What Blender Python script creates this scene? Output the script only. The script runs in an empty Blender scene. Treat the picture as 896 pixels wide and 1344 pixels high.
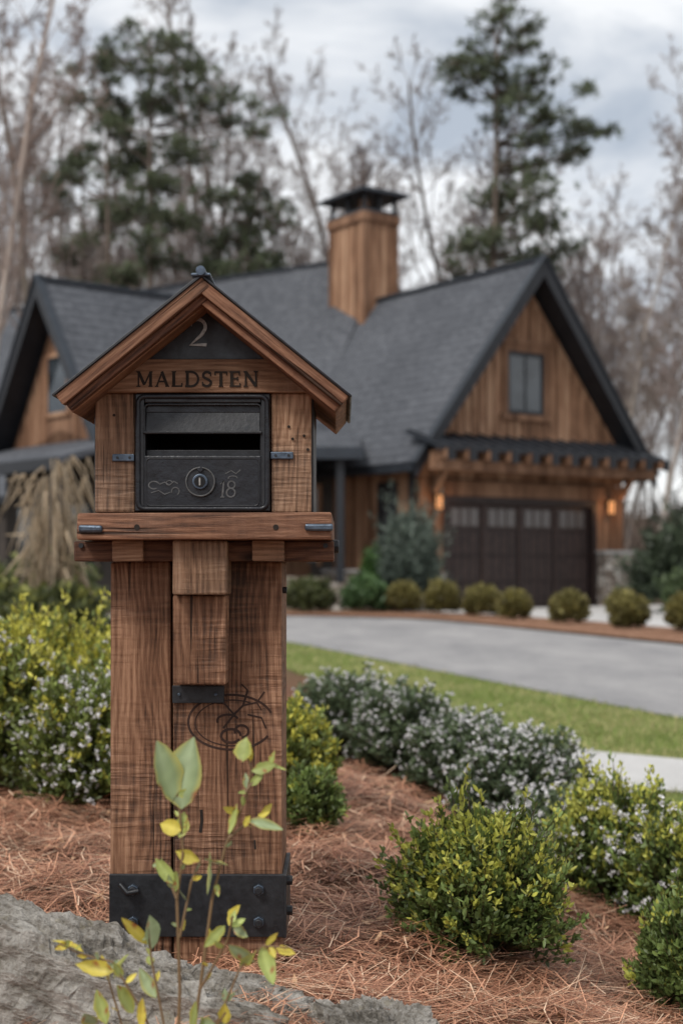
import bpy, bmesh, math, random
import numpy as np
from mathutils import Vector, Matrix, noise as mnoise

random.seed(3)
RAD = math.radians
scene = bpy.context.scene
COL = scene.collection
EYE = 1.05

# ------------------------------------------------------------------ node helpers
class NT:
    def __init__(s, mat):
        s.m = mat; mat.use_nodes = True
        s.t = mat.node_tree; s.t.nodes.clear()
        s.out = s.t.nodes.new('ShaderNodeOutputMaterial')
    def n(s, typ, **kw):
        nd = s.t.nodes.new(typ)
        for k, v in kw.items(): setattr(nd, k, v)
        return nd
    def link(s, a, b): s.t.links.new(a, b)
    def setin(s, nd, key, v):
        if hasattr(v, 'is_output'): s.link(v, nd.inputs[key])
        else: nd.inputs[key].default_value = v
    def coord(s, rnd=False, out='Object'):
        tc = s.n('ShaderNodeTexCoord')
        o = tc.outputs[out]
        if rnd:
            oi = s.n('ShaderNodeObjectInfo')
            mu = s.n('ShaderNodeMath', operation='MULTIPLY'); s.link(oi.outputs['Random'], mu.inputs[0]); mu.inputs[1].default_value = 7.3
            va = s.n('ShaderNodeVectorMath', operation='ADD'); s.link(o, va.inputs[0]); s.link(mu.outputs[0], va.inputs[1])
            o = va.outputs[0]
        return o
    def map(s, v, sc=(1, 1, 1), loc=(0, 0, 0), rot=(0, 0, 0)):
        m = s.n('ShaderNodeMapping'); s.link(v, m.inputs[0])
        m.inputs['Scale'].default_value = sc; m.inputs['Location'].default_value = loc; m.inputs['Rotation'].default_value = rot
        return m.outputs[0]
    def noise(s, v, scale, detail=4, rough=.55, dist=0):
        n = s.n('ShaderNodeTexNoise'); s.link(v, n.inputs['Vector'])
        n.inputs['Scale'].default_value = scale; n.inputs['Detail'].default_value = detail
        n.inputs['Roughness'].default_value = rough; n.inputs['Distortion'].default_value = dist
        return n.outputs['Fac']
    def wave(s, v, scale, dist=0, detail=2, dscale=1, direction='X', prof='SIN'):
        n = s.n('ShaderNodeTexWave', wave_type='BANDS', bands_direction=direction, wave_profile=prof)
        s.link(v, n.inputs['Vector']); n.inputs['Scale'].default_value = scale
        n.inputs['Distortion'].default_value = dist; n.inputs['Detail'].default_value = detail; n.inputs['Detail Scale'].default_value = dscale
        return n.outputs['Fac']
    def voro(s, v, scale, feature='F1', out='Distance'):
        n = s.n('ShaderNodeTexVoronoi', feature=feature); s.link(v, n.inputs['Vector']); n.inputs['Scale'].default_value = scale
        return n.outputs[out]
    def ramp(s, f, stops):
        r = s.n('ShaderNodeValToRGB'); s.link(f, r.inputs[0])
        e = r.color_ramp.elements
        while len(e) < len(stops): e.new(.5)
        for i, (p, c) in enumerate(stops):
            e[i].position = p
            e[i].color = (c, c, c, 1) if isinstance(c, (int, float)) else (*c, 1)
        return r.outputs[0]
    def mix(s, f, a, b, mode='MIX'):
        m = s.n('ShaderNodeMix', data_type='RGBA', blend_type=mode)
        s.setin(m, 0, f)
        for k, v in ((6, a), (7, b)):
            if isinstance(v, tuple) and len(v) == 3: v = (*v, 1)
            s.setin(m, k, v)
        return m.outputs[2]
    def math(s, op, a, b=0.0):
        m = s.n('ShaderNodeMath', operation=op); s.setin(m, 0, a); s.setin(m, 1, b)
        return m.outputs[0]
    def bump(s, h, strength=.5, dist=.01):
        b = s.n('ShaderNodeBump'); s.link(h, b.inputs['Height'])
        b.inputs['Strength'].default_value = strength; b.inputs['Distance'].default_value = dist
        return b.outputs[0]
    def principled(s, color, rough=.6, metal=0, normal=None, spec=.4):
        p = s.n('ShaderNodeBsdfPrincipled')
        if isinstance(color, tuple): color = (*color[:3], 1)
        s.setin(p, 'Base Color', color); s.setin(p, 'Roughness', rough); s.setin(p, 'Metallic', metal)
        p.inputs['Specular IOR Level'].default_value = spec
        if normal: s.link(normal, p.inputs['Normal'])
        s.link(p.outputs[0], s.out.inputs[0])
        return p

def newmat(name): 
    m = bpy.data.materials.new(name); return m, NT(m)

def wood_mat(name, axis, dark, mid, light, saw=.6, fine=1.0, grey=.15):
    """sawn timber; axis = grain direction of the board"""
    m, t = newmat(name)
    c = t.coord(rnd=True)
    def stv(k): return {'X': (k, 1, 1), 'Y': (1, k, 1), 'Z': (1, 1, k)}[axis]
    cs = t.map(c, stv(.045)); cs2 = t.map(c, stv(.14))
    fib = t.noise(cs, 240*fine, 6, .75)
    big = t.noise(cs2, 13*fine, 5, .6, .8)
    warp = t.noise(t.map(c, stv(.35)), 5*fine, 3, .5)
    sep = t.n('ShaderNodeSeparateXYZ'); t.link(c, sep.inputs[0])
    ax = {'X': 2, 'Y': 0, 'Z': 0}[axis]
    ph = t.math('ADD', t.math('MULTIPLY', sep.outputs[ax], 560*fine), t.math('MULTIPLY', warp, 80))
    rings = t.math('ADD', t.math('MULTIPLY', t.math('SINE', ph), .5), .5)
    # saw chatter: irregular short ripples across the grain
    sw = t.map(c, {'X': (1, .10, .10), 'Y': (.10, 1, .10), 'Z': (.10, .10, 1)}[axis], rot=(0, RAD(4), 0))
    sawn = t.noise(sw, 105*fine, 2, .5, .15)
    sawm = t.ramp(sawn, [(.40, 0.0), (.62, 1.0)])
    mask = t.ramp(t.noise(c, 6*fine, 3), [(.38, 0.05), (.60, 1.0)])
    sawx = t.math('MULTIPLY', sawm, mask)
    f = t.math('ADD', t.math('MULTIPLY', fib, .60), t.math('MULTIPLY', rings, .09))
    f = t.math('ADD', f, t.math('MULTIPLY', big, .42))
    f = t.math('SUBTRACT', f, t.math('MULTIPLY', sawx, .085*saw))
    col = t.ramp(f, [(.375, dark), (.52, mid), (.68, light)])
    crack = t.ramp(t.noise(t.map(c, stv(.022)), 75*fine, 3, .5), [(.30, 1.0), (.355, 0.0)])
    col = t.mix(t.math('MULTIPLY', crack, .85), col, tuple(x*.2 for x in dark))
    stain = t.ramp(t.noise(c, 6*fine, 5, .6), [(.45, 0.0), (.75, 1.0)])
    col = t.mix(t.math('MULTIPLY', stain, grey), col, (.24, .19, .155))
    tone = t.ramp(t.noise(t.map(c, stv(.3)), 5*fine, 4, .6), [(.33, .68), (.66, 1.28)])
    col = t.mix(1.0, col, tone, 'MULTIPLY')
    knot = t.ramp(t.voro(t.map(c, stv(.5)), 7.0*fine), [(.04, 1.0), (.11, 0.0)])
    col = t.mix(t.math('MULTIPLY', knot, .85), col, tuple(x*.3 for x in dark))
    h = t.math('ADD', t.math('MULTIPLY', fib, .8), t.math('MULTIPLY', sawx, -.35*saw))
    h = t.math('SUBTRACT', h, t.math('MULTIPLY', crack, 1.3))
    t.principled(col, .68, 0, t.bump(h, .95, .004/fine), .3)
    return m

WD, WM, WL = (.06, .027, .015), (.195, .092, .050), (.38, .21, .125)
wZ = wood_mat('timber_vertical', 'Z', WD, WM, WL, 1.15)
wX = wood_mat('timber_horizontal', 'X', (.055, .024, .014), (.175, .079, .044), (.33, .175, .105), .3)
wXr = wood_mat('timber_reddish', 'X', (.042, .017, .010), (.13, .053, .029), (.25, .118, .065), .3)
wZl = wood_mat('timber_pale', 'Z', (.10, .052, .03), (.27, .15, .088), (.45, .28, .18), 1.05, grey=.3)
wXl = wood_mat('timber_pale_h', 'X', (.095, .048, .027), (.24, .125, .07), (.40, .235, .145), .4, grey=.25)

def metal_mat(name, col, rough=.42, metal=.7, bump=.25, scale=60):
    m, t = newmat(name)
    c = t.coord(rnd=True)
    n = t.noise(c, scale, 5, .6)
    colr = t.ramp(n, [(.3, tuple(x*.65 for x in col)), (.7, tuple(min(1, x*1.45) for x in col))])
    r = t.ramp(t.noise(c, 18, 4), [(.3, rough-.12), (.7, rough+.18)])
    t.principled(colr, r, metal, t.bump(n, bump, .002), .5)
    return m
black = metal_mat('black_powder_metal', (.017, .018, .021), .40, .2, .3, 90)
black_cast = metal_mat('black_cast_metal', (.016, .017, .021), .34, .3, .8, 40)
steel = metal_mat('blued_steel', (.09, .115, .15), .38, .8, .3, 80)
silver = metal_mat('brushed_silver', (.30, .29, .27), .5, .45, .3, 120)
dark_void = newmat('dark_interior')[0]; NT(dark_void).principled((.006, .006, .007), .8)
burnt = metal_mat('burnt_groove', (.016, .010, .007), .9, 0, .1, 60)
relief = metal_mat('worn_relief', (.09, .09, .09), .5, .4, .2, 120)
carve = metal_mat('carved_groove', (.030, .013, .008), .9, 0, .1, 60)

def simple(name, col, rough=.6, metal=0, var=.3, scale=5, bump=0, bs=.01, detail=5):
    m, t = newmat(name); c = t.coord()
    n = t.noise(c, scale, detail, .6)
    cr = t.ramp(n, [(.25, tuple(x*(1-var) for x in col)), (.75, tuple(min(1, x*(1+var)) for x in col))])
    t.principled(cr, rough, metal, t.bump(n, bump, bs) if bump else None)
    return m

def attr_mat(name, transl=.25, rough=.5, spec=.35):
    m, t = newmat(name)
    a = t.n('ShaderNodeAttribute', attribute_name='Col')
    p = t.principled(a.outputs['Color'], rough, 0, None, spec)
    if transl > 0:
        tr = t.n('ShaderNodeBsdfTranslucent'); t.link(a.outputs['Color'], tr.inputs[0])
        mx = t.n('ShaderNodeMixShader'); mx.inputs[0].default_value = transl
        t.link(p.outputs[0], mx.inputs[1]); t.link(tr.outputs[0], mx.inputs[2]); t.link(mx.outputs[0], t.out.inputs[0])
    return m
foliage = attr_mat('foliage', .28, .45, .45)
needle_mat = attr_mat('pine_straw', 0, .6, .25)
bark = attr_mat('bark', 0, .85, .2)

# ------------------------------------------------------------------ object helpers
def empty(name, loc=(0, 0, 0), rotz=0):
    e = bpy.data.objects.new(name, None); COL.objects.link(e)
    e.location = loc; e.rotation_euler = (0, 0, rotz); e.empty_display_size = .2
    return e
def adopt(o, parent, keep=True):
    if parent is None: return o
    o.parent = parent
    if keep:
        o.matrix_parent_inverse = (Matrix.Translation(parent.location) @ parent.rotation_euler.to_matrix().to_4x4()).inverted()
    return o
def meshobj(name, verts, faces, mats, parent=None, keep=True):
    me = bpy.data.meshes.new(name); me.from_pydata(verts, [], faces)
    if not isinstance(mats, (list, tuple)): mats = [mats]
    for m in mats: me.materials.append(m)
    bm = bmesh.new(); bm.from_mesh(me); bmesh.ops.recalc_face_normals(bm, faces=bm.faces); bm.to_mesh(me); bm.free()
    o = bpy.data.objects.new(name, me); COL.objects.link(o)
    adopt(o, parent, keep); return o
def bevel(o, w, seg=2):
    b = o.modifiers.new('bevel', 'BEVEL'); b.width = w; b.segments = seg; b.limit_method = 'ANGLE'; b.angle_limit = RAD(35)
    return o
BF = [(0, 1, 3, 2), (4, 6, 7, 5), (0, 4, 5, 1), (2, 3, 7, 6), (0, 2, 6, 4), (1, 5, 7, 3)]
def box(name, x0, x1, y0, y1, z0, z1, mat, parent=None, bv=0, keep=True, rot=(0, 0, 0), jitter=0):
    cx, cy, cz = (x0+x1)/2, (y0+y1)/2, (z0+z1)/2
    hx, hy, hz = abs(x1-x0)/2, abs(y1-y0)/2, abs(z1-z0)/2
    v = [(sx*hx, sy*hy, sz*hz) for sx in (-1, 1) for sy in (-1, 1) for sz in (-1, 1)]
    if jitter: v = [tuple(c+random.uniform(-jitter, jitter) for c in p) for p in v]
    o = meshobj(name, v, BF, mat, parent, keep)
    o.location = (cx, cy, cz); o.rotation_euler = rot
    if bv: bevel(o, bv)
    return o
def multibox(name, lst, mat, parent=None, keep=True):
    V, F = [], []
    for (x0, x1, y0, y1, z0, z1) in lst:
        b = len(V)
        V += [(x, y, z) for x in (x0, x1) for y in (y0, y1) for z in (z0, z1)]
        F += [tuple(b+i for i in f) for f in BF]
    return meshobj(name, V, F, mat, parent, keep)
def prism(name, poly, y0, y1, mat, parent=None, keep=True, bv=0, topmat=None):
    n = len(poly)
    V = [(x, y0, z) for x, z in poly]+[(x, y1, z) for x, z in poly]
    F = [tuple(range(n)), tuple(range(2*n-1, n-1, -1))]+[(i, (i+1) % n, n+(i+1) % n, n+i) for i in range(n)]
    o = meshobj(name, V, F, [mat]+([topmat] if topmat else []), parent, keep)
    if topmat:
        for p in o.data.polygons:
            if p.normal.z > .2: p.material_index = 1
    if bv: bevel(o, bv)
    return o
def cyl(name, c, r, depth, axis, mat, parent=None, seg=24, bv=0, r2=None, keep=True):
    bm = bmesh.new(); bmesh.ops.create_cone(bm, cap_ends=True, segments=seg, radius1=r, radius2=r if r2 is None else r2, depth=depth)
    me = bpy.data.meshes.new(name); bm.to_mesh(me); bm.free(); me.materials.append(mat)
    o = bpy.data.objects.new(name, me); COL.objects.link(o); o.location = c
    o.rotation_euler = {'Z': (0, 0, 0), 'Y': (RAD(90), 0, 0), 'X': (0, RAD(90), 0)}[axis]
    adopt(o, parent, keep)
    if bv: bevel(o, bv)
    return o
def tube_curve(name, pts, r, mat, parent=None, cyclic=False, keep=True):
    cu = bpy.data.curves.new(name, 'CURVE'); cu.dimensions = '3D'; cu.bevel_depth = r; cu.bevel_resolution = 3; cu.use_fill_caps = True
    sp = cu.splines.new('POLY'); sp.points.add(len(pts)-1)
    for i, p in enumerate(pts): sp.points[i].co = (*p, 1)
    sp.use_cyclic_u = cyclic; cu.materials.append(mat)
    o = bpy.data.objects.new(name, cu); COL.objects.link(o); adopt(o, parent, keep); return o
def ribbons(name, strokes, ox, oz, s, y, thick, mat, parent=None):
    V, F = [], []
    for k, (pts, w) in enumerate(strokes):
        P = [Vector((ox+a*s, oz+b*s)) for a, b in pts]; n = len(P); L = []; R = []
        hw = w*s/2
        for i in range(n):
            d = (P[min(i+1, n-1)]-P[max(i-1, 0)]).normalized(); nn = Vector((-d.y, d.x))
            L.append(P[i]+nn*hw); R.append(P[i]-nn*hw)
        yf = y-thick-k*.00006; b = len(V)
        for q in L+R: V.append((q.x, yf, q.y))
        for q in L+R: V.append((q.x, y+.001, q.y))
        for i in range(n-1):
            F += [(b+i, b+i+1, b+n+i+1, b+n+i), (b+i, b+2*n+i, b+2*n+i+1, b+i+1), (b+n+i, b+n+i+1, b+3*n+i+1, b+3*n+i)]
        F += [(b, b+n, b+3*n, b+2*n), (b+n-1, b+3*n-1, b+4*n-1, b+2*n-1)]
    return meshobj(name, V, F, mat, parent)
def fastmesh(name, V, F, C=None, mat=None, parent=None, smooth=False, keep=True):
    V = np.asarray(V, np.float32); F = np.asarray(F, np.int32); k = F.shape[1]
    me = bpy.data.meshes.new(name)
    me.vertices.add(len(V)); me.vertices.foreach_set('co', V.ravel())
    me.loops.add(F.size); me.loops.foreach_set('vertex_index', F.ravel())
    me.polygons.add(len(F)); me.polygons.foreach_set('loop_start', np.arange(len(F), dtype=np.int32)*k)
    if smooth: me.polygons.foreach_set('use_smooth', np.ones(len(F), bool))
    me.update(calc_edges=True)
    if C is not None:
        at = me.color_attributes.new('Col', 'FLOAT_COLOR', 'POINT')
        C4 = np.ones((len(V), 4), np.float32); C4[:, :3] = C; at.data.foreach_set('color', C4.ravel())
    if mat: me.materials.append(mat)
    o = bpy.data.objects.new(name, me); COL.objects.link(o); adopt(o, parent, keep)
    return o
def nrm(a): return a/(np.linalg.norm(a, axis=1, keepdims=True)+1e-9)
def leaf_arrays(P, D, S, L, W, C, fold=.15):
    n = len(P); L = np.broadcast_to(L, (n,))[:, None]; W = np.broadcast_to(W, (n,))[:, None]
    N = np.cross(D, S)
    V = np.stack([P, P+D*.32*L+S*.5*W+N*fold*W, P+D*.72*L+S*.42*W+N*fold*W, P+D*L, P+D*.72*L-S*.42*W+N*fold*W, P+D*.32*L-S*.5*W+N*fold*W], 1).reshape(-1, 3)
    b = np.arange(n)[:, None]*6
    F = np.concatenate([b+np.array([[0, 1, 2, 3]]), b+np.array([[0, 3, 4, 5]])], 0)
    return V, F, np.repeat(C, 6, 0)
def tube_arrays(P0, P1, R0, R1, C, sides=3):
    D = nrm(P1-P0); up = np.where(np.abs(D[:, 2:3]) > .9, np.array([[1., 0, 0]]), np.array([[0, 0, 1.]]))
    A = nrm(np.cross(D, up)); B = np.cross(D, A); n = len(P0); vs = []
    for P, R in ((P0, R0), (P1, R1)):
        for i in range(sides):
            a = 2*math.pi*i/sides; vs.append(P+(A*math.cos(a)+B*math.sin(a))*R[:, None])
    V = np.stack(vs, 1).reshape(-1, 3); b = np.arange(n)[:, None]*2*sides
    F = np.concatenate([b+np.array([[i, (i+1) % sides, sides+(i+1) % sides, sides+i]]) for i in range(sides)], 0)
    return V, F, np.repeat(C, 2*sides, 0)
def merge(parts):
    V, F, C, o = [], [], [], 0
    for v, f, c in parts:
        V.append(v); F.append(f+o); C.append(c); o += len(v)
    return np.concatenate(V), np.concatenate(F), np.concatenate(C)

# ------------------------------------------------------------------ terrain
def S(t): t = np.clip(t, 0, 1); return t*t*(3-2*t)
def g(x, y):
    x = np.asarray(x, float); y = np.asarray(y, float)
    z = .285*S((1.15-x)/1.3)*S((9-y)/5)*S((y+6)/5)
    near = S((1.2-x)/.6)*S((9-y)/2)
    z = z+near*.014*(np.sin(x*9+y*4)+np.sin(y*11-x*5+1)*.8+np.sin(x*23+2)*np.sin(y*19)*.6+.4*np.sin(x*41)*np.sin(y*37+1))
    z = z+S((y-50)/25)*(np.minimum(y-48, 160)*.045)+S((np.abs(x)-25)/40)*1.5
    return z
def gz(x, y): return float(g(x, y))
edge_y = np.array([0, 2, 4.2, 5.5, 7.2, 8.6, 11, 14, 17, 22, 30])
edge_x = np.array([1.9, 1.75, 1.45, 1.30, 1.1, .85, .25, -.5, -1.2, -3, -9])

m, t = newmat('earth')
c = t.coord()
fib = t.noise(t.map(c, (1, .25, 1), rot=(0, 0, .6)), 90, 5, .7, .8)
fib2 = t.noise(t.map(c, (.25, 1, 1), rot=(0, 0, .3)), 80, 5, .7, .8)
straw = t.ramp(t.math('MULTIPLY', t.math('ADD', fib, fib2), .5), [(.35, (.05, .02, .012)), (.5, (.20, .085, .05)), (.68, (.42, .22, .14))])
litter = t.ramp(t.noise(c, .5, 8, .7), [(.3, (.07, .05, .03)), (.5, (.13, .09, .055)), (.7, (.11, .12, .05))])
sep = t.n('ShaderNodeSeparateXYZ'); t.link(c, sep.inputs[0])
fac = t.ramp(t.math('DIVIDE', sep.outputs[1], 60.0), [(.16, 0.0), (.26, 1.0)])
t.principled(t.mix(fac, straw, litter), .9, 0, t.bump(fib, .8, .02), .15)
xs = np.concatenate([np.linspace(-260, -12, 32), np.linspace(-10, -3, 20), np.linspace(-2.8, 2.8, 110), np.linspace(3, 10, 20), np.linspace(12, 260, 32)])
ys = np.concatenate([np.linspace(-60, -1, 14), np.linspace(0, 10, 170), np.linspace(10.5, 60, 60), np.linspace(63, 420, 60)])
GX, GY = np.meshgrid(xs, ys); V = np.stack([GX, GY, g(GX, GY)], -1).reshape(-1, 3)
nx, ny = len(xs), len(ys); idx = (np.arange(ny-1)[:, None]*nx+np.arange(nx-1)[None]).ravel()[:, None]
fastmesh('ground', V, idx+np.array([[0, 1, nx+1, nx]]), None, m, smooth=True)

def loft(name, A, B, off, mat, n=80, mth=14):
    def res(P):
        P = np.array(P, float); s = np.concatenate([[0], np.cumsum(np.linalg.norm(np.diff(P, axis=0), axis=1))]); u = np.linspace(0, s[-1], n)
        Q = np.stack([np.interp(u, s, P[:, 0]), np.interp(u, s, P[:, 1])], 1)
        for _ in range(6): Q[1:-1] = (Q[:-2]+2*Q[1:-1]+Q[2:])/4
        return Q
    a, b = res(A), res(B); w = np.linspace(0, 1, mth)[None, :, None]
    P = a[:, None]*(1-w)+b[:, None]*w; z = g(P[..., 0], P[..., 1])+off
    V = np.concatenate([P, z[..., None]], -1).reshape(-1, 3)
    idx = (np.arange(n-1)[:, None]*mth+np.arange(mth-1)[None]).ravel()[:, None]
    return fastmesh(name, V, idx+np.array([[0, 1, mth+1, mth]]), None, mat, smooth=True)
m_asph, t = newmat('driveway_paving'); c = t.coord()
n1 = t.noise(c, 60, 6, .8); n2 = t.noise(t.map(c, (1, .35, 1), rot=(0, 0, .3)), .9, 6, .7)
t.principled(t.mix(.55, t.ramp(n1, [(.35, (.15, .148, .15)), (.65, (.40, .39, .39))]), t.ramp(n2, [(.32, (.18, .178, .185)), (.66, (.42, .405, .395))])), .85, 0, t.bump(n1, .5, .005), .25)
m_conc, t = newmat('concrete'); c = t.coord()
n1 = t.noise(c, 40, 6, .7); n2 = t.noise(c, 1.6, 4)
t.principled(t.mix(.5, t.ramp(n1, [(.3, (.40, .39, .38)), (.7, (.58, .57, .55))]), t.ramp(n2, [(.3, (.42, .41, .40)), (.7, (.60, .59, .58))])), .85, 0, t.bump(n1, .3, .003), .25)
m_grass, t = newmat('lawn_turf'); c = t.coord()
n1 = t.noise(c, 60, 6, .7); n2 = t.noise(c, 1.1, 6, .7)
t.principled(t.mix(.6, t.ramp(n1, [(.3, (.07, .10, .025)), (.7, (.20, .23, .065))]), t.ramp(n2, [(.3, (.11, .15, .035)), (.48, (.19, .21, .06)), (.66, (.33, .30, .14))])), .9, 0, t.bump(n1, .6, .01), .15)
m_mulch, t = newmat('bark_mulch'); c = t.coord(); n1 = t.noise(c, 9, 8, .8)
t.principled(t.ramp(n1, [(.33, (.10, .05, .032)), (.5, (.27, .145, .09)), (.68, (.46, .29, .20))]), .9, 0, t.bump(n1, 1, .03), .1)

loft('lawn', list(zip(edge_x, edge_y)), [(5.4, 0), (4.9, 1.4), (3.9, 4.5), (2.29, 9.56), (-.78, 19.2), (-2.4, 22.2), (-6, 24.6), (-26, 27)], .006, m_grass, 120)
loft('driveway', [(5.4, 0), (4.9, 1.4), (3.9, 4.5), (2.29, 9.56), (-.78, 19.2), (-2.4, 22.2), (-6, 24.6), (-26, 27)],
     [(11, 0), (9, 5), (6.2, 12.5), (4.35, 18.1), (3.0, 22.3), (1.57, 26.6), (-.3, 28.2), (-5, 29), (-26, 31)], .012, m_asph, 120)
loft('garage_apron', [(1.2, 31.2), (3.6, 33.0), (8.2, 36.2)], [(2.8, 27.8), (5.2, 22), (10, 12)], .016, m_conc, 40)
loft('garden_path', [(.80, 8.35), (1.2, 8.05), (1.9, 7.5), (4.3, 5.4)], [(.85, 7.3), (1.05, 7.0), (1.6, 6.4), (3.7, 4.3)], .012, m_conc, 40)
loft('mulch_island', [(6.1, 14.2), (4.45, 18.2), (3.1, 22.4), (1.67, 26.7), (-.2, 28.3), (-4, 29.05)], [(6.9, 15.4), (5.7, 21.5), (4.2, 26.2), (2.7, 29.2), (1.3, 31.0), (-4, 31.6)], .03, m_mulch, 60)

# ------------------------------------------------------------------ pine straw, dry leaves, grass
rng = np.random.default_rng(11)
N = 150000
y = 1/(rng.uniform(1/11., 1/1.75, N)); x = rng.uniform(-1, 1, N)*(.27*y+.25)
ok = x < np.interp(y, edge_y, edge_x)+rng.normal(0, .03, N); x, y = x[ok], y[ok]; N = len(x)
ang = 3*np.sin(x*3.1+y*2.3)+2*np.sin(y*4.7-x*6)+rng.normal(0, .85, N)
L = rng.uniform(.07, .21, N); w = rng.uniform(.0007, .0015, N)*np.clip(y/3, .9, 2.2)
clump = np.clip(.5+.5*np.sin(x*13+np.sin(y*7)*2)*np.sin(y*12+np.sin(x*9)*2)+rng.normal(0, .15, N), 0, 1)
D = np.stack([np.cos(ang), np.sin(ang), rng.normal(0, .14, N)+.14*clump*rng.normal(0, 1, N)], 1); Sd = np.stack([-np.sin(ang), np.cos(ang), np.zeros(N)], 1)
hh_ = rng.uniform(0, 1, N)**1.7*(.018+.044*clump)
P = np.stack([x, y, g(x, y)+.002+hh_], 1); bend = rng.normal(0, .18, N)[:, None]
P0 = P-D*L[:, None]/2; P2 = P+D*L[:, None]/2; P1 = P+Sd*bend*L[:, None]+np.array([[0, 0, .006]])
W = w[:, None]*Sd
V = np.stack([P0-W, P0+W, P1-W, P1+W, P2-W*.4, P2+W*.4], 1).reshape(-1, 3)
b = np.arange(N)[:, None]*6
F = np.concatenate([b+np.array([[0, 2, 3, 1]]), b+np.array([[2, 4, 5, 3]])])
mixv = rng.uniform(0, 1, (N, 1))
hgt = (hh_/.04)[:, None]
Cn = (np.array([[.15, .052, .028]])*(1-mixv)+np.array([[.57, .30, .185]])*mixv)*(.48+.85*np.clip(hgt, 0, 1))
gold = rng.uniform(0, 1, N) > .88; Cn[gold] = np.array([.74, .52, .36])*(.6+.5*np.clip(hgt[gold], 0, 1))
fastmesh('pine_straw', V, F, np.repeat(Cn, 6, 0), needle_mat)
n = 520; y = 1/rng.uniform(1/6., 1/2.2, n); x = rng.uniform(-.27, .27, n)*y*1.05; k = x < np.interp(y, edge_y, edge_x)-.1; x, y = x[k], y[k]; n = len(x)
a = rng.uniform(0, 6.28, n); D = nrm(np.stack([np.cos(a), np.sin(a), rng.normal(0, .3, n)], 1)); Sd = nrm(np.cross(D, nrm(rng.normal(0, .3, (n, 3))+np.array([[0, 0, 1.]]))))
V, F, C = leaf_arrays(np.stack([x, y, g(x, y)+.035], 1), D, Sd, rng.uniform(.015, .05, n), rng.uniform(.006, .018, n), np.array([[.50, .31, .18]])*rng.uniform(.5, 1.4, (n, 1)), .3)
fastmesh('fallen_leaves', V, F, C, needle_mat)
n = 80000; y = 1/rng.uniform(1/20., 1/3.5, n); xe = np.interp(y, edge_y, edge_x); x = xe+rng.uniform(-.02, 1, n)*(4.2-xe)
near_edge = np.interp(y, [0, 1.4, 4.5, 9.56, 19.2, 22.2], [5.4, 4.9, 3.9, 2.29, -.78, -2.4])
lo = np.interp(x, [.85, 1.05, 1.6, 3.7], [7.3, 7.0, 6.4, 4.3]); hi = np.interp(x, [.8, 1.2, 1.9, 4.3], [8.35, 8.05, 7.5, 5.4])
k = (x < near_edge-.02+rng.normal(0, .04, n)) & ~((y > lo-.02+rng.normal(0, .02, n)) & (y < hi+.02+rng.normal(0, .02, n)) & (x > .8)); x, y = x[k], y[k]; n = len(x)
D = nrm(rng.normal(0, .45, (n, 3))+np.array([[0, 0, 1.]])); Sd = nrm(np.cross(D, rng.normal(0, 1, (n, 3))))
dryp = np.clip(.32+.3*np.sin(x*2.2+y*1.1)*np.sin(y*1.7-x), 0, 1)[:, None]
gc = np.where(rng.uniform(0, 1, (n, 1)) > dryp, np.array([[.17, .235, .055]]), np.array([[.42, .38, .18]]))*rng.uniform(.55, 1.35, (n, 1))
V, F, C = leaf_arrays(np.stack([x, y, g(x, y)+.004], 1), D, Sd, rng.uniform(.02, .05, n), .003*np.clip(y/5, 1, 3), gc)
fastmesh('grass', V, F, C, needle_mat)

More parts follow.
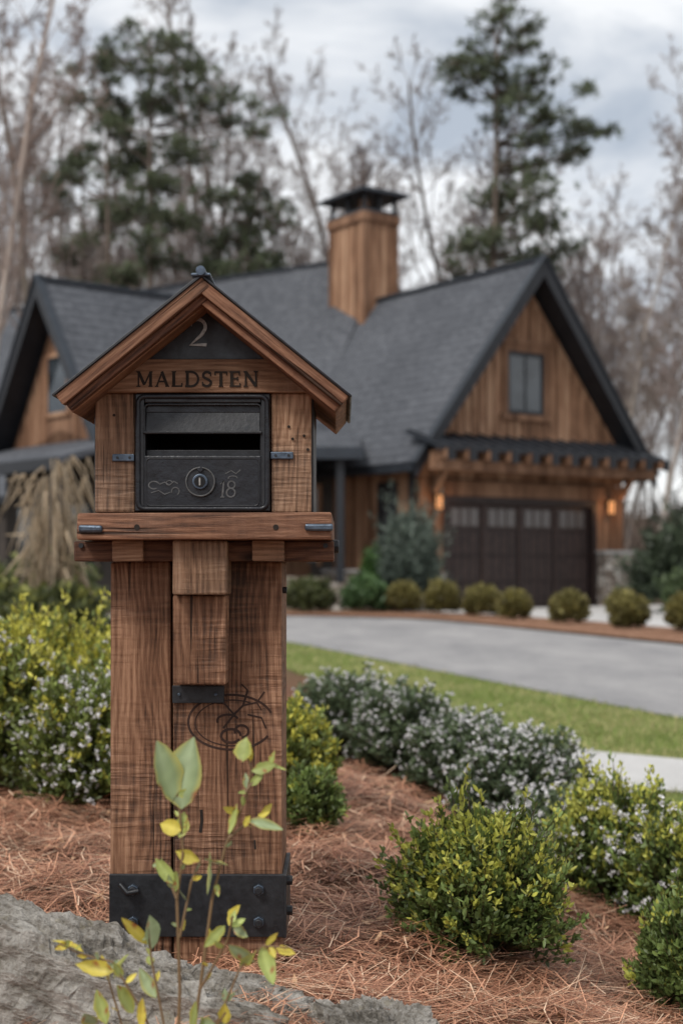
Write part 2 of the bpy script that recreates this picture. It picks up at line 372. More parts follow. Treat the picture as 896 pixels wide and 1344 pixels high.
# ------------------------------------------------------------------ shrubs
def shrub(name, cx, cy, R, H, twigs, lpt, leafL, leafW, pal, yellow=0., flower=0., seed=0, stems=True, spiky=.12, sink=.02, z0=None, mat=None):
    r = np.random.default_rng(seed); z0 = gz(cx, cy)-sink if z0 is None else z0
    u = r.uniform(-.45, 1, twigs); a = r.uniform(0, 2*math.pi, twigs); q = np.sqrt(1-u*u)
    dr = np.stack([q*np.cos(a), q*np.sin(a), u], 1)
    ph = r.uniform(0, 6, 3); amp = 1.0 if spiky > 0 else .3
    lump = 1+amp*(.17*np.sin(3.1*dr[:, 0]*2+ph[0])*np.sin(2.6*dr[:, 1]*2+ph[1])+.11*np.sin(5*a+ph[2])*q)
    rad = lump*(1-np.abs(r.normal(0, .16, twigs)))+np.where(r.uniform(0, 1, twigs) > .84, r.uniform(0, spiky*2.4, twigs), 0)
    Cc = np.array([cx, cy, z0+H*.46]); ext = np.array([R, R, H*.54])
    tip = Cc+dr*ext*rad[:, None]; tip[:, 2] = np.maximum(tip[:, 2], z0+.02)
    base = np.array([cx, cy, z0+H*.12])+dr*ext*.25
    tw = tip-base; twd = nrm(tw)
    T = r.uniform(0, 1, (twigs, lpt))**.6*.55+.45
    P = (base[:, None]+tw[:, None]*T[..., None]).reshape(-1, 3)+r.normal(0, leafL*.25, (twigs*lpt, 3))
    n = len(P); TD = np.repeat(twd, lpt, 0)
    D = nrm(TD*.75+r.normal(0, .55, (n, 3))+np.array([[0, 0, .25]])); Sd = nrm(np.cross(D, r.normal(0, 1, (n, 3))))
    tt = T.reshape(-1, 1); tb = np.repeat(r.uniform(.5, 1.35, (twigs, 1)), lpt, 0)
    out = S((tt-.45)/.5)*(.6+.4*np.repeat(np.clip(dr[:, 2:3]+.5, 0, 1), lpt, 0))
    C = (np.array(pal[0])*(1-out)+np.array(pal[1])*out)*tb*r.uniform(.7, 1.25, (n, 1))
    yprob = np.repeat(r.uniform(0, 1, twigs) < yellow*(1.2*np.clip(dr[:, 2]+.55, 0, 1.3)), lpt)
    isy = yprob & (tt[:, 0] > .87) & (r.uniform(0, 1, n) > .15)
    C[isy] = ((np.array(pal[2])*.7+np.array(pal[1])*.3)*r.uniform(.6, 1.4, (n, 1)))[isy]
    parts = [leaf_arrays(P, D, Sd, leafL*r.uniform(.6, 1.25, n), leafW*r.uniform(.7, 1.2, n), C)]
    if stems:
        parts.append(tube_arrays(base, tip, np.full(twigs, .0022*R/.2), np.full(twigs, .0009*R/.2), np.tile(np.array([[.13, .085, .05]]), (twigs, 1))))
    if flower > 0:
        fi = np.where(r.uniform(0, 1, twigs) < flower)[0]
        for rep in range(3):
            c0 = tip[fi]+twd[fi]*.006+r.normal(0, leafL*.6, (len(fi), 3))*(1 if rep else .3)
            for kx in range(5):
                dd = nrm(twd[fi]*.4+r.normal(0, 1, (len(fi), 3)))
                ss = nrm(np.cross(dd, r.normal(0, 1, (len(fi), 3))))
                parts.append(leaf_arrays(c0, dd, ss, .011*np.ones(len(fi)), .008, np.tile(np.array([[.80, .78, .79]]), (len(fi), 1))*r.uniform(.75, 1.1, (len(fi), 1))))
    V, F, C = merge(parts)
    o = fastmesh(name, V-np.array([[cx, cy, z0]]), F, C, mat or foliage); o.location = (cx, cy, z0); return o
GP = [(.032, .052, .015), (.18, .245, .07), (.62, .60, .11)]
GB = [(.026, .045, .022), (.135, .18, .095), (.36, .40, .14)]
YP = [(.038, .056, .015), (.215, .265, .07), (.68, .62, .10)]
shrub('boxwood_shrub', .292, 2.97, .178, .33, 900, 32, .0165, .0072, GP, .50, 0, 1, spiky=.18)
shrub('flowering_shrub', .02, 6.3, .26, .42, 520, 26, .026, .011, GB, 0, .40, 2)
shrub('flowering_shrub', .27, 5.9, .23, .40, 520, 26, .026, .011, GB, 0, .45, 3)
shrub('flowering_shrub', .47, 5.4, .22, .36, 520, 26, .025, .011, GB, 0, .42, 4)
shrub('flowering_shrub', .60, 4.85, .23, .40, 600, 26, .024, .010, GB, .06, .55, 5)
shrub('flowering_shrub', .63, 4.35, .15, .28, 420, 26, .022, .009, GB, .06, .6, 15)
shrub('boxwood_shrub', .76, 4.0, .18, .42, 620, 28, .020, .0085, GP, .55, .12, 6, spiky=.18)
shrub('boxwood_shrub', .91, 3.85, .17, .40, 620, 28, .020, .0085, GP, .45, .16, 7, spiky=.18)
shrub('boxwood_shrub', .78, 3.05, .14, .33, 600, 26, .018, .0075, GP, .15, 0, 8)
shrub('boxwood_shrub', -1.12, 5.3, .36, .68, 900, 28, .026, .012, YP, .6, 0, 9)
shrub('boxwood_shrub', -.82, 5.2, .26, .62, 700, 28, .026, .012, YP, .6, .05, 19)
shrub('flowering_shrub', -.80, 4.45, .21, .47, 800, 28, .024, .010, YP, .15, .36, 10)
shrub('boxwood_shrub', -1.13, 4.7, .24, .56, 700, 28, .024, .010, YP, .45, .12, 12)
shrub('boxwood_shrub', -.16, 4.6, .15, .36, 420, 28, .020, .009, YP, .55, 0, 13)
shrub('boxwood_shrub', -.09, 3.95, .095, .20, 300, 24, .018, .008, GP, .05, 0, 14)
BP = [(.045, .045, .014), (.21, .185, .065), (.28, .25, .08)]
for i, (bx, by, br) in enumerate([(1.32, 30.0, .36), (2.04, 28.8, .36), (2.72, 27.6, .34), (3.17, 26.1, .29), (3.92, 24.5, .31), (5.35, 27.2, .27), (4.56, 22.6, .30), (5.2, 21.4, .30)]):
    shrub('clipped_shrub', bx, by, br*(.95+.1*(i % 3)/2), br*(1.85+.12*(i % 2)), 420, 14, .085, .05, BP, .2, 0, 30+i, False, .0, 0)
shrub('evergreen_shrub', .48, 30.2, .42, .8, 420, 16, .1, .05, [(.02, .05, .02), (.11, .19, .075), (.1, .2, .06)], 0, 0, 41, False)
shrub('blue_spruce', 1.52, 31.2, .62, 2.25, 800, 18, .15, .03, [(.03, .045, .035), (.15, .19, .155), (.2, .2, .2)], 0, 0, 42, False, .3)
shrub('evergreen_shrub', .75, 32.0, .35, 1.4, 300, 16, .12, .05, [(.02, .05, .02), (.09, .18, .05), (.1, .2, .06)], 0, 0, 43, False)
shrub('evergreen_shrub', -.7, 30.3, .5, .75, 420, 16, .1, .05, [(.03, .04, .02), (.13, .15, .06), (.1, .2, .06)], 0, 0, 44, False)
shrub('evergreen_shrub', 7.4, 30.5, 1.0, 1.9, 900, 16, .16, .06, [(.02, .035, .022), (.08, .105, .065), (.1, .2, .06)], 0, 0, 45, False, .25)
shrub('evergreen_shrub', 9.4, 35.5, 1.1, 3.0, 900, 16, .18, .06, [(.015, .03, .018), (.065, .085, .055), (.1, .2, .06)], 0, 0, 46, False, .25)
shrub('evergreen_shrub', 6.9, 28.0, .5, .9, 420, 16, .12, .05, [(.02, .04, .02), (.10, .14, .06), (.1, .2, .06)], 0, 0, 47, False, .2)
for i, (bx, by, br, bh) in enumerate([(-3.9, 13.5, .6, .85), (-3.1, 14.5, .7, .85), (-5.8, 19, 1.0, 1.3), (-4.4, 21, .9, 1.2), (-6.6, 25, .8, 1.3)]):
    shrub('hedge_shrub', bx, by, br, bh, 420, 18, .10, .05, [(.03, .04, .015), (.12, .14, .055), (.3, .3, .08)], .2, 0, 50+i, False)

# tall dry ornamental grass
r = np.random.default_rng(77); n = 150
gx, gy = -3.05, 15.0; a = r.uniform(0, 6.28, n); rr = r.uniform(0, .14, n)
B0 = np.stack([gx+rr*np.cos(a), gy+rr*np.sin(a), np.full(n, gz(gx, gy))], 1)
lean = r.uniform(.02, .30, n); H = r.uniform(.8, 2.2, n)
M1 = B0+np.stack([np.cos(a)*lean*.4, np.sin(a)*lean*.4, H*.6], 1); M2 = B0+np.stack([np.cos(a)*lean, np.sin(a)*lean, H], 1); M3 = M2+np.stack([np.cos(a)*.19, np.sin(a)*.19, -r.uniform(.0, .6, n)], 1)
Cg = np.array([[.52, .41, .28]])*r.uniform(.5, 1.25, (n, 1))
V, F, C = merge([tube_arrays(B0, M1, np.full(n, .006), np.full(n, .005), Cg), tube_arrays(M1, M2, np.full(n, .005), np.full(n, .007), Cg), tube_arrays(M2, M3, np.full(n, .016), np.full(n, .004), Cg)])
o = fastmesh('dry_ornamental_grass', V-np.array([[gx, gy, 0]]), F, C, foliage); o.location = (gx, gy, 0)

# ------------------------------------------------------------------ trees
def grow(rg, segs, p, d, length, r, level, cfg):
    n = cfg['n'][level]; step = length/n
    for i in range(n):
        w = cfg['w'][level]
        d = (d+Vector((rg.gauss(0, w), rg.gauss(0, w), rg.gauss(0, w)+cfg['up'][level]))).normalized()
        q = p+d*step; r2 = max(r*(1-cfg['tp'][level]/n), .004)
        segs.append((p.copy(), q.copy(), r, r2))
        if level < len(cfg['n'])-1 and i >= n*cfg['start'][level]-.01:
            for _ in range(cfg['k'][level] if rg.random() < .85 else cfg['k'][level]-1):
                a = rg.uniform(0, 6.283); el = rg.uniform(*cfg['el'][level])
                ax = d.orthogonal().normalized(); ax.rotate(Matrix.Rotation(a, 3, d))
                cd = (d*math.cos(el)+ax*math.sin(el)).normalized()
                frac = 1-(i/n)*.75
                grow(rg, segs, q if rg.random() < .5 else p+(q-p)*rg.random(), cd, length*cfg['cl'][level]*rg.uniform(.6, 1.15)*frac, r2*cfg['cr'][level], level+1, cfg)
        p, r = q, r2
BARE = dict(n=[14, 7, 5, 3, 2], w=[.045, .13, .18, .22, .25], up=[.02, .10, .06, .04, .02], tp=[.93, .9, .8, .7, .5], start=[.28, .15, .2, 0], k=[3, 2, 2, 2], el=[(.4, .95), (.4, .9), (.4, 1.0), (.4, 1.0)], cl=[.38, .46, .52, .55], cr=[.34, .42, .45, .5])
def seg_arrays(segs, col, sides=3, rmin=.008):
    P0 = np.array([s[0] for s in segs]); P1 = np.array([s[1] for s in segs]); R0 = np.maximum(np.array([s[2] for s in segs]), rmin); R1 = np.maximum(np.array([s[3] for s in segs]), rmin*.8)
    shade = np.clip(R0/.12, 0, 1)[:, None]
    C = np.array(col[0])*shade+np.array(col[1])*(1-shade)
    return tube_arrays(P0, P1, R0, R1, C, sides)
def bare_tree_mesh(seed, height, r0, col, lean=(0, 0)):
    rg = random.Random(seed); segs = []
    grow(rg, segs, Vector((0, 0, -.3)), Vector((lean[0], lean[1], 1)).normalized(), height, r0, 0, BARE)
    return seg_arrays(segs, col, 3)
cols = [((.20, .17, .155), (.28, .22, .20)), ((.29, .265, .245), (.30, .25, .23)), ((.16, .14, .125), (.25, .205, .185))]
variants = []
for i in range(7):
    V, F, C = bare_tree_mesh(100+i, 19+i % 3*2, .15+.025*(i % 3), cols[i % 3])
    o = fastmesh('tmp', V, F, C, bark, smooth=True); variants.append(o.data); bpy.data.objects.remove(o)
woods = empty('distant_woods', (0, 60, 0))
rg = random.Random(5)
for i in range(200):
    yy = 52+75*(rg.random()**1.2); xx = rg.uniform(-1, 1)*(.27*yy+6)
    sc = rg.uniform(.60, 1.02)*(.92 if xx > 0 else 1.05)
    o = bpy.data.objects.new('bare_tree_stem', rg.choice(variants)); COL.objects.link(o)
    o.location = (xx, yy, gz(xx, yy)); o.rotation_euler = (rg.gauss(0, .04), rg.gauss(0, .06), rg.uniform(0, 6.28)); o.scale = (sc, sc, sc)
    adopt(o, woods)
n = 26000; r = np.random.default_rng(8); yy = r.uniform(50, 110, n); xx = r.uniform(-1, 1, n)*(.28*yy+8)
zz = g(xx, yy); hh = r.uniform(.8, 4.5, n)*(.6+.4*np.sin(xx*.7)*np.sin(yy*.3))
B0 = np.stack([xx, yy, zz], 1); dd = r.normal(0, .35, (n, 3)); dd[:, 2] = 1; B1 = B0+dd*hh[:, None]
brush = tube_arrays(B0, B1, np.full(n, .045), np.full(n, .012), np.array([[.25, .19, .155]])*r.uniform(.5, 1.3, (n, 1)))
fastmesh('woodland_brush', *brush, bark)

def single_tree(name, x, y, seed, h, r0, col, lean=(0, 0)):
    V, F, C = bare_tree_mesh(seed, h, r0, col, lean); o = fastmesh(name, V, F, C, bark, smooth=True); o.location = (x, y, gz(x, y)); return o
single_tree('birch_tree', -9.8, 36, 201, 17, .14, ((.46, .39, .34), (.30, .23, .20)), (.16, 0))
single_tree('bare_tree', -9.0, 42, 202, 20, .17, ((.2, .17, .14), (.2, .15, .13)), (.04, 0))
single_tree('bare_tree', 4.4, 50, 203, 17, .12, ((.14, .12, .11), (.18, .14, .13)), (.03, 0))
single_tree('bare_tree', 9.4, 44, 204, 14, .13, ((.40, .35, .31), (.28, .22, .2)), (.22, 0))
single_tree('birch_tree', 8.3, 47, 205, 13, .11, ((.5, .45, .4), (.28, .23, .2)), (.25, 0))
single_tree('bare_tree', 1.4, 52, 206, 17, .13, ((.15, .13, .12), (.19, .15, .14)))
single_tree('bare_tree', -2.0, 53, 207, 17, .13, ((.15, .13, .12), (.19, .15, .14)), (-.03, 0))

def pine(name, x, y, top, r0, clumps, seed, lean=0.0):
    r = np.random.default_rng(seed); z0 = gz(x, y)
    parts = []; n = 16
    tz = np.linspace(-.3, top, n+1); tx = np.cumsum(r.normal(0, .035, n+1))+lean*tz/top; ty = np.cumsum(r.normal(0, .03, n+1))
    T = np.stack([tx-tx[0], ty-ty[0], tz], 1); R = np.linspace(r0, .04, n+1)
    bc = np.tile(np.array([[.16, .125, .10]]), (n, 1)); parts.append(tube_arrays(T[:-1], T[1:], R[:-1], R[1:], bc, 6))
    p0, p1, rr0, rr1 = [], [], [], []
    def br(a, b, ra, rb): p0.append(a); p1.append(b); rr0.append(ra); rr1.append(rb)
    P, D, Cc = [], [], []
    for (dx, cz, cr) in clumps:
        for sub in range(3):
            dy = r.normal(0, 1.0); c = np.array([dx+(r.normal(0, .5) if sub else 0), dy, cz+(r.normal(0, .35) if sub else 0)]); cr_ = cr*(1 if sub == 0 else .75)
            at = np.array([np.interp(cz-.9, tz, T[:, 0]), np.interp(cz-.9, tz, T[:, 1]), min(cz-.7, top)])
            mid = (at+c)/2+np.array([0, 0, -.15]); br(at, mid, .05, .035); br(mid, c, .035, .018)
            nt = int(27*cr_*cr_/.8)+7
            tc = c+nrm(r.normal(0, 1, (nt, 3)))*(r.uniform(.3, 1.15, (nt, 1)))*np.array([[cr_*1.15, cr_*1.1, cr_*.55]])
            for q in tc:
                br(c, q-(q-c)*.1, .018, .007)
                k = 17; dd = nrm(r.normal(0, .75, (k, 3))+np.array([[0, 0, .35]])+(q-c)[None]*.5)
                P.append(np.tile(q[None], (k, 1))); D.append(dd)
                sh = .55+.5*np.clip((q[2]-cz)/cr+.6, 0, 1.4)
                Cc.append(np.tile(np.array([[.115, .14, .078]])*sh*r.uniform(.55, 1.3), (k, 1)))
    for zz in np.arange(top*.2, top*.55, .55):
        a = r.uniform(0, 6.28); at = np.array([np.interp(zz, tz, T[:, 0]), 0, zz]); br(at, at+np.array([math.cos(a), math.sin(a), .15])*r.uniform(.5, 1.6), .03, .01)
    parts.append(tube_arrays(np.array(p0), np.array(p1), np.array(rr0), np.array(rr1), np.tile(np.array([[.13, .105, .085]]), (len(p0), 1))))
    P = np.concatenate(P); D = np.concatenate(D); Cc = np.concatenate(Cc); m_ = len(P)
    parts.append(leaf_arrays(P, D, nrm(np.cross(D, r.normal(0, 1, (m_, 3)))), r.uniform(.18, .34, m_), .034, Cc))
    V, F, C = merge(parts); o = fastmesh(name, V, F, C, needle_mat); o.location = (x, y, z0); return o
pine('pine_tree', -6.5, 48, 18.8, .2, [(-1.15, 18.3, .6), (.15, 18.9, .6), (.9, 18.3, .7), (-.5, 17.5, .8), (1.4, 17.2, .8), (-1.4, 16.2, .7), (.4, 16.5, .8), (2.4, 16.5, .8), (3.5, 16.1, .5), (-.4, 15.2, .8), (1.4, 14.9, .8), (.25, 13.9, .8), (-.65, 13.1, .8), (.9, 12.6, .8), (.1, 11.6, .8), (-.9, 10.8, .8)], 1)
pine('pine_tree', -8.2, 50, 18, .17, [(0, 18, .5), (-.6, 17.3, .6), (.5, 16.7, .6), (-.3, 15.6, .6), (.7, 15, .6), (-1.3, 14.6, .5)], 2)
pine('pine_tree', -3.1, 49, 14.2, .15, [(0, 14.2, .5), (-.8, 13.4, .8), (.7, 13.2, .6), (-.5, 12.2, .9), (.5, 11.6, .8), (0, 10.8, .9), (-1.4, 11.4, .7)], 3)
pine('pine_tree', 5.15, 48, 19, .22, [(0, 19.1, .8), (1, 18.8, .7), (-1.3, 17.4, .75), (-.6, 18.2, .7), (1.5, 17.6, .7), (.2, 17.4, .9), (1.8, 15.9, .8), (3.2, 15.8, .65), (.1, 16.1, .7), (1, 14.9, .8), (2.5, 15.1, .6), (.2, 13.6, .9), (1.3, 13.1, 1), (.3, 12, 1), (1.8, 11.8, .8), (-.8, 11.6, .8), (.9, 11.0, .9)], 4)
pine('pine_tree', -10.5, 58, 17, .2, [(0, 17, .8), (-1, 16, .9), (1, 15, .9), (-.5, 14, 1), (.8, 12.8, 1), (0, 11.5, 1.1)], 5)

# ------------------------------------------------------------------ house materials
def siding(name, a, b, c_):
    m, t = newmat(name); c = t.coord()
    n = t.noise(t.map(c, (1, 1, .12)), 9, 5, .65); n2 = t.noise(t.map(c, (1, 1, .05)), 3.2, 2)
    f = t.math('ADD', t.math('MULTIPLY', n, .55), t.math('MULTIPLY', n2, .5))
    t.principled(t.ramp(f, [(.38, a), (.52, b), (.66, c_)]), .75, 0, t.bump(n, .4, .01), .25); return m
sid = siding('cedar_siding', (.12, .062, .036), (.30, .165, .098), (.50, .32, .205))
sid2 = siding('cedar_trim', (.09, .046, .028), (.20, .108, .064), (.31, .18, .112))
m_roof, t = newmat('asphalt_shingles'); c = t.coord()
row = t.wave(c, 1.55, .35, 2, 3, 'Z', 'SAW'); tab = t.noise(t.map(c, (1, 1, 2.2)), 5.5, 3, .7); bigr = t.noise(c, .5, 4)
f = t.math('ADD', t.math('MULTIPLY', tab, .65), t.math('MULTIPLY', row, .14)); f = t.math('ADD', f, t.math('MULTIPLY', bigr, .25))
t.principled(t.ramp(f, [(.38, (.045, .049, .058)), (.54, (.084, .09, .103)), (.70, (.15, .157, .175))]), .8, 0, t.bump(f, .6, .02), .3)
blk = simple('black_trim', (.018, .02, .025), .5, 0, .3, 4)
blk_metal = simple('dark_metal_flashing', (.04, .047, .058), .4, .4, .2, 4)  # lighter, bluish, slightly metallic black for edges, caps and gutters
dwall = simple('dark_brown_wall', (.05, .04, .034), .7, 0, .4, 3)  # plain dark brown for the porch and main block walls
door_m = simple('garage_door_brown', (.05, .031, .027), .5, 0, .35, 6)
door_r = simple('garage_door_rail', (.03, .018, .016), .5, 0, .35, 6)
glass, t = newmat('window_glass'); t.principled(t.ramp(t.noise(t.coord(), 1.4, 2), [(.35, (.012, .016, .02)), (.65, (.05, .06, .07))]), .08, 0, None, .9)
frost, t = newmat('garage_glass'); t.principled((.13, .115, .11), .2, 0, None, .6)
m_stone, t = newmat('field_stone'); c = t.coord()
vc = t.voro(t.map(c, (1, 1, 1.7)), 4.2, 'F1', 'Color'); vd = t.voro(t.map(c, (1, 1, 1.7)), 4.2, 'DISTANCE_TO_EDGE')
bw = t.n('ShaderNodeRGBToBW'); t.link(vc, bw.inputs[0])
sc_ = t.ramp(bw.outputs[0], [(.2, (.20, .16, .13)), (.5, (.42, .36, .31)), (.8, (.56, .52, .47))])
t.principled(t.mix(t.ramp(vd, [(.02, 1.0), (.06, 0.0)]), sc_, (.13, .12, .11)), .85, 0, t.bump(t.ramp(vd, [(0.0, 0.0), (.1, 1.0)]), .8, .04), .2)
lampglow, t = newmat('lamp_glow'); e = t.n('ShaderNodeEmission'); e.inputs[0].default_value = (1, .42, .16, 1); e.inputs[1].default_value = 1.1; t.link(e.outputs[0], t.out.inputs[0])

# ------------------------------------------------------------------ house
ROT = RAD(35)
house = empty('craftsman_house', (1.64, 31.5, 0), ROT)
HP = 1.3; RZ = 3.33; AX = 3.8; APZ = RZ+AX*HP
def gable_roof(prefix, parent, half, cx, ridge, pitch, y0, y1, thick=.2, keep=False, rake=True, hip=0):
    ez = ridge-half*pitch
    for s, nm in ((-1, 'left'), (1, 'right')):
        poly = [(cx, ridge), (cx+s*half, ez), (cx+s*half, ez-thick), (cx, ridge-thick*1.5)]
        o = prism(f'{prefix}_roof_{nm}', poly, y0, y1, blk, parent, keep, topmat=m_roof)
        if hip:
            for v in o.data.vertices:
                if abs(v.co.x-cx) < .01 and v.co.y > y1-.01: v.co.y = y1-hip
        if rake:
            e = .03
            poly = [(cx, ridge+.05), (cx+s*(half+e), ez+.05-e*pitch), (cx+s*(half+e), ez-.36), (cx, ridge-.42)]
            prism(f'{prefix}_rake_{nm}', poly, y0-.07-(.004 if s > 0 else 0), y0-.005, blk, parent, keep)
            poly = [(cx, ridge+.10), (cx+s*(half+.08), ez+.10-.08*pitch), (cx+s*(half+.08), ez+.04-.08*pitch), (cx, ridge+.04)]
            prism(f'{prefix}_drip_{nm}', poly, y0-.12-(.004 if s > 0 else 0), y0+.1, blk_metal, parent, keep)
    multibox(f'{prefix}_ridge_cap', [(cx-.11, cx+.11, y0, y1-hip, ridge-.02, ridge+.05)], blk_metal, parent, keep)
    if hip:
        meshobj(f'{prefix}_hip_face', [(cx, y1-hip, ridge-.01), (cx-half, y1, ez-.01), (cx+half, y1, ez-.01), (cx, y1-hip, ridge-.2), (cx-half, y1-.1, ez-.2), (cx+half, y1-.1, ez-.2)], [(0, 1, 2), (3, 5, 4), (0, 3, 4, 1), (1, 4, 5, 2), (2, 5, 3, 0)], m_roof, parent, keep)
gable_roof('garage', house, AX, AX, APZ, HP, 0, 11)
prism('garage_core', [(.62, 0), (6.98, 0), (6.98, 3.9), (AX, APZ-.5), (.62, 3.9)], .78, 10.8, sid2, house, False)
DX0, DX1, DZ = 1.40, 5.99, 2.46
prism('gable_cladding', [(.5, 3.02), (7.1, 3.02), (7.1, 3.75), (AX, APZ-.42), (.5, 3.75)], .6, .77, sid, house, False)
multibox('front_cladding', [(.5, DX0-.12, .6, .77, 0, 3.0), (DX1+.12, 7.1, .6, .77, 0, 3.0), (DX0-.12, DX1+.12, .6, .77, DZ+.1, 3.0)], sid, house, False)
multibox('side_cladding', [(.5, .615, .775, 10.6, 0, 3.7)], sid, house, False)
b = []
for i in range(30):
    x = .55+i*.225
    if x > 7.1: break
    ztop = APZ-.62-abs(x-AX)*HP
    if 2.95 < x < 4.6:
        if ztop > 6.6: b.append((x-.025, x+.025, .57, .599, 6.45, ztop))
        b.append((x-.025, x+.025, .57, .599, 4.0, 4.47))
    elif ztop > 4.2: b.append((x-.025, x+.025, .57, .599, 4.0, ztop))
    if x < DX0-.15 or x > DX1+.15: b.append((x-.025, x+.025, .57, .599, 0.05, 3.0))
multibox('front_battens', b, sid2, house, False)
multibox('side_battens', [(.465, .499, y-.03, y+.03, .9, 3.5) for y in np.arange(.9, 10, .36) if not 1.3 < y < 2.05], sid2, house, False)
multibox('garage_door', [(DX0, DX1, .70, .76, 0.02, DZ)], door_m, house, False)
multibox('garage_door_rails', [(DX0, DX1, .675, .698, max(.02+i*(DZ-.02)/4-.03, .02), min(.02+i*(DZ-.02)/4+.03, DZ)) for i in range(5)], door_r, house, False)
multibox('garage_door_stiles', [(DX0+i*(DX1-DX0)/4-.05, DX0+i*(DX1-DX0)/4+.05, .66, .673, .02, DZ) for i in (1, 2, 3)], door_m, house, False)
multibox('garage_door_planks', [(x-.012, x+.012, .690, .699, .05, DZ-.65) for x in np.arange(DX0+.25, DX1, .24)], blk, house, False)
multibox('garage_door_windows', [(DX0+(i+.14)*(DX1-DX0)/4, DX0+(i+.86)*(DX1-DX0)/4, .68, .697, DZ-.52, DZ-.12) for i in range(4)], frost, house, False)
multibox('garage_door_muntins', [(DX0+(i+k)*(DX1-DX0)/4-.02, DX0+(i+k)*(DX1-DX0)/4+.02, .665, .679, DZ-.52, DZ-.12) for i in range(4) for k in (.38, .62)], door_m, house, False)
multibox('garage_door_frame', [(DX0-.16, DX0-.002, .54, .78, 0, DZ+.16), (DX1+.002, DX1+.16, .54, .78, 0, DZ+.16), (DX0, DX1, .545, .775, DZ, DZ+.16)], door_r, house, False)
multibox('door_header', [(DX0-.5, DX1+.5, .50, .598, DZ+.165, DZ+.5)], sid2, house, False)
# pergola-like awning: sheet-metal roof on exposed rafters and beams
prism_pts = [(-.55, 3.62), (.6, 4.0), (.6, 4.06), (-.55, 3.69)]
V = [(x, y, z) for x in (.15, 7.3) for y, z in prism_pts]
meshobj('awning_roof', V, [(0, 1, 2, 3), (7, 6, 5, 4), (0, 4, 5, 1), (1, 5, 6, 2), (2, 6, 7, 3), (3, 7, 4, 0)], blk_metal, house, False)
sv = []; sf_ = []
for x in np.arange(.25, 7.3, .42):
    bb = len(sv); sv += [(xx_, yy_, zz_+.0) for xx_ in (x-.02, x+.02) for yy_, zz_ in ((-.56, 3.69), (.59, 4.06), (.59, 4.11), (-.56, 3.74))]
    sf_ += [tuple(bb+i for i in f) for f in [(0, 1, 2, 3), (7, 6, 5, 4), (0, 4, 5, 1), (1, 5, 6, 2), (2, 6, 7, 3), (3, 7, 4, 0)]]
meshobj('awning_seams', sv, sf_, blk, house, False)
multibox('awning_rafter_tails', [(x-.065, x+.065, -.72, .595, 3.38, 3.58) for x in np.arange(.4, 7.25, .62)], sid2, house, False)
multibox('awning_rafter_caps', [(x-.085, x+.085, -.80, -.723, 3.33, 3.60) for x in np.arange(.4, 7.25, .62)], blk, house, False)
multibox('awning_front_fascia', [(.12, 7.33, -.60, -.56, 3.56, 3.685)], blk, house, False)
multibox('awning_beam', [(.2, 7.2, -.42, -.22, 3.14, 3.375)], sid2, house, False)
for x in (.75, 6.7):
    box('awning_bracket', x-.07, x+.07, .0, .12, 2.62, 3.3, sid2, house, 0, False, (RAD(38), 0, 0))
multibox('gable_window_trim', [(3.05, 3.2, .53, .6, 4.62, 6.3), (4.36, 4.51, .53, .6, 4.62, 6.3), (3.2, 4.36, .535, .6, 6.12, 6.3), (2.98, 4.58, .5, .6, 4.48, 4.62), (2.98, 4.58, .5, .6, 6.3, 6.42)], sid2, house, False)
multibox('gable_window_glass', [(3.2, 4.36, .575, .598, 4.64, 6.11)], glass, house, False)
multibox('gable_window_sash', [(3.2, 3.27, .55, .574, 4.64, 6.11), (4.29, 4.36, .55, .574, 4.64, 6.11), (3.27, 4.29, .55, .574, 4.64, 4.72), (3.27, 4.29, .55, .574, 6.03, 6.11), (3.76, 3.80, .556, .573, 4.72, 6.03)], blk, house, False)
multibox('side_window', [(.47, .498, 1.38, 1.95, 1.35, 2.85)], glass, house, False)
multibox('side_window_frame', [(.45, .499, 1.28, 1.378, 1.25, 2.95), (.45, .499, 1.952, 2.05, 1.25, 2.95), (.452, .499, 1.38, 1.95, 2.852, 2.95), (.452, .499, 1.38, 1.95, 1.25, 1.348)], blk, house, False)
multibox('gutter', [(-.14, -.01, .02, 10.8, 3.1, 3.26)], blk_metal, house, False)
multibox('downspout', [(.36, .45, .62, .72, 0, 3.2)], blk, house, False)
multibox('stone_base', [(6.15, 7.3, .3, .568, 0, 1.30), (7.11, 7.3, .57, 10, 0, 1.30), (.3, .46, .74, 10, 0, .85), (.3, DX0-.2, .42, .565, 0, .85)], m_stone, house, False)
multibox('stone_cap', [(6.1, 7.35, .24, .566, 1.302, 1.38), (.25, .44, .73, 10, .852, .92)], m_conc, house, False)
for x in (1.02, 6.55):
    multibox('wall_lamp_body', [(x-.09, x+.09, .34, .52, 2.62, 2.66), (x-.07, x+.07, .37, .50, 2.27, 2.30), (x-.05, x+.05, .50, .57, 2.4, 2.7), (x-.065, x-.05, .37, .385, 2.3, 2.62), (x+.05, x+.065, .37, .385, 2.3, 2.62)], blk, house, False)
    multibox('wall_lamp_glass', [(x-.05, x+.05, .385, .485, 2.301, 2.619)], lampglow, house, False)
    ld = bpy.data.lights.new('wall_lamp_light', 'POINT'); ld.energy = 5; ld.color = (1, .5, .2); ld.shadow_soft_size = .08
    lo_ = bpy.data.objects.new('wall_lamp_light', ld); COL.objects.link(lo_); lo_.parent = house; lo_.location = (x, .2, 2.45)
cx0, cx1, cy0, cy1 = 3.3, 4.4, 6.5, 8.1
multibox('chimney_shaft', [(cx0, cx1, cy0, cy1, 6, 10.55)], sid, house, False)
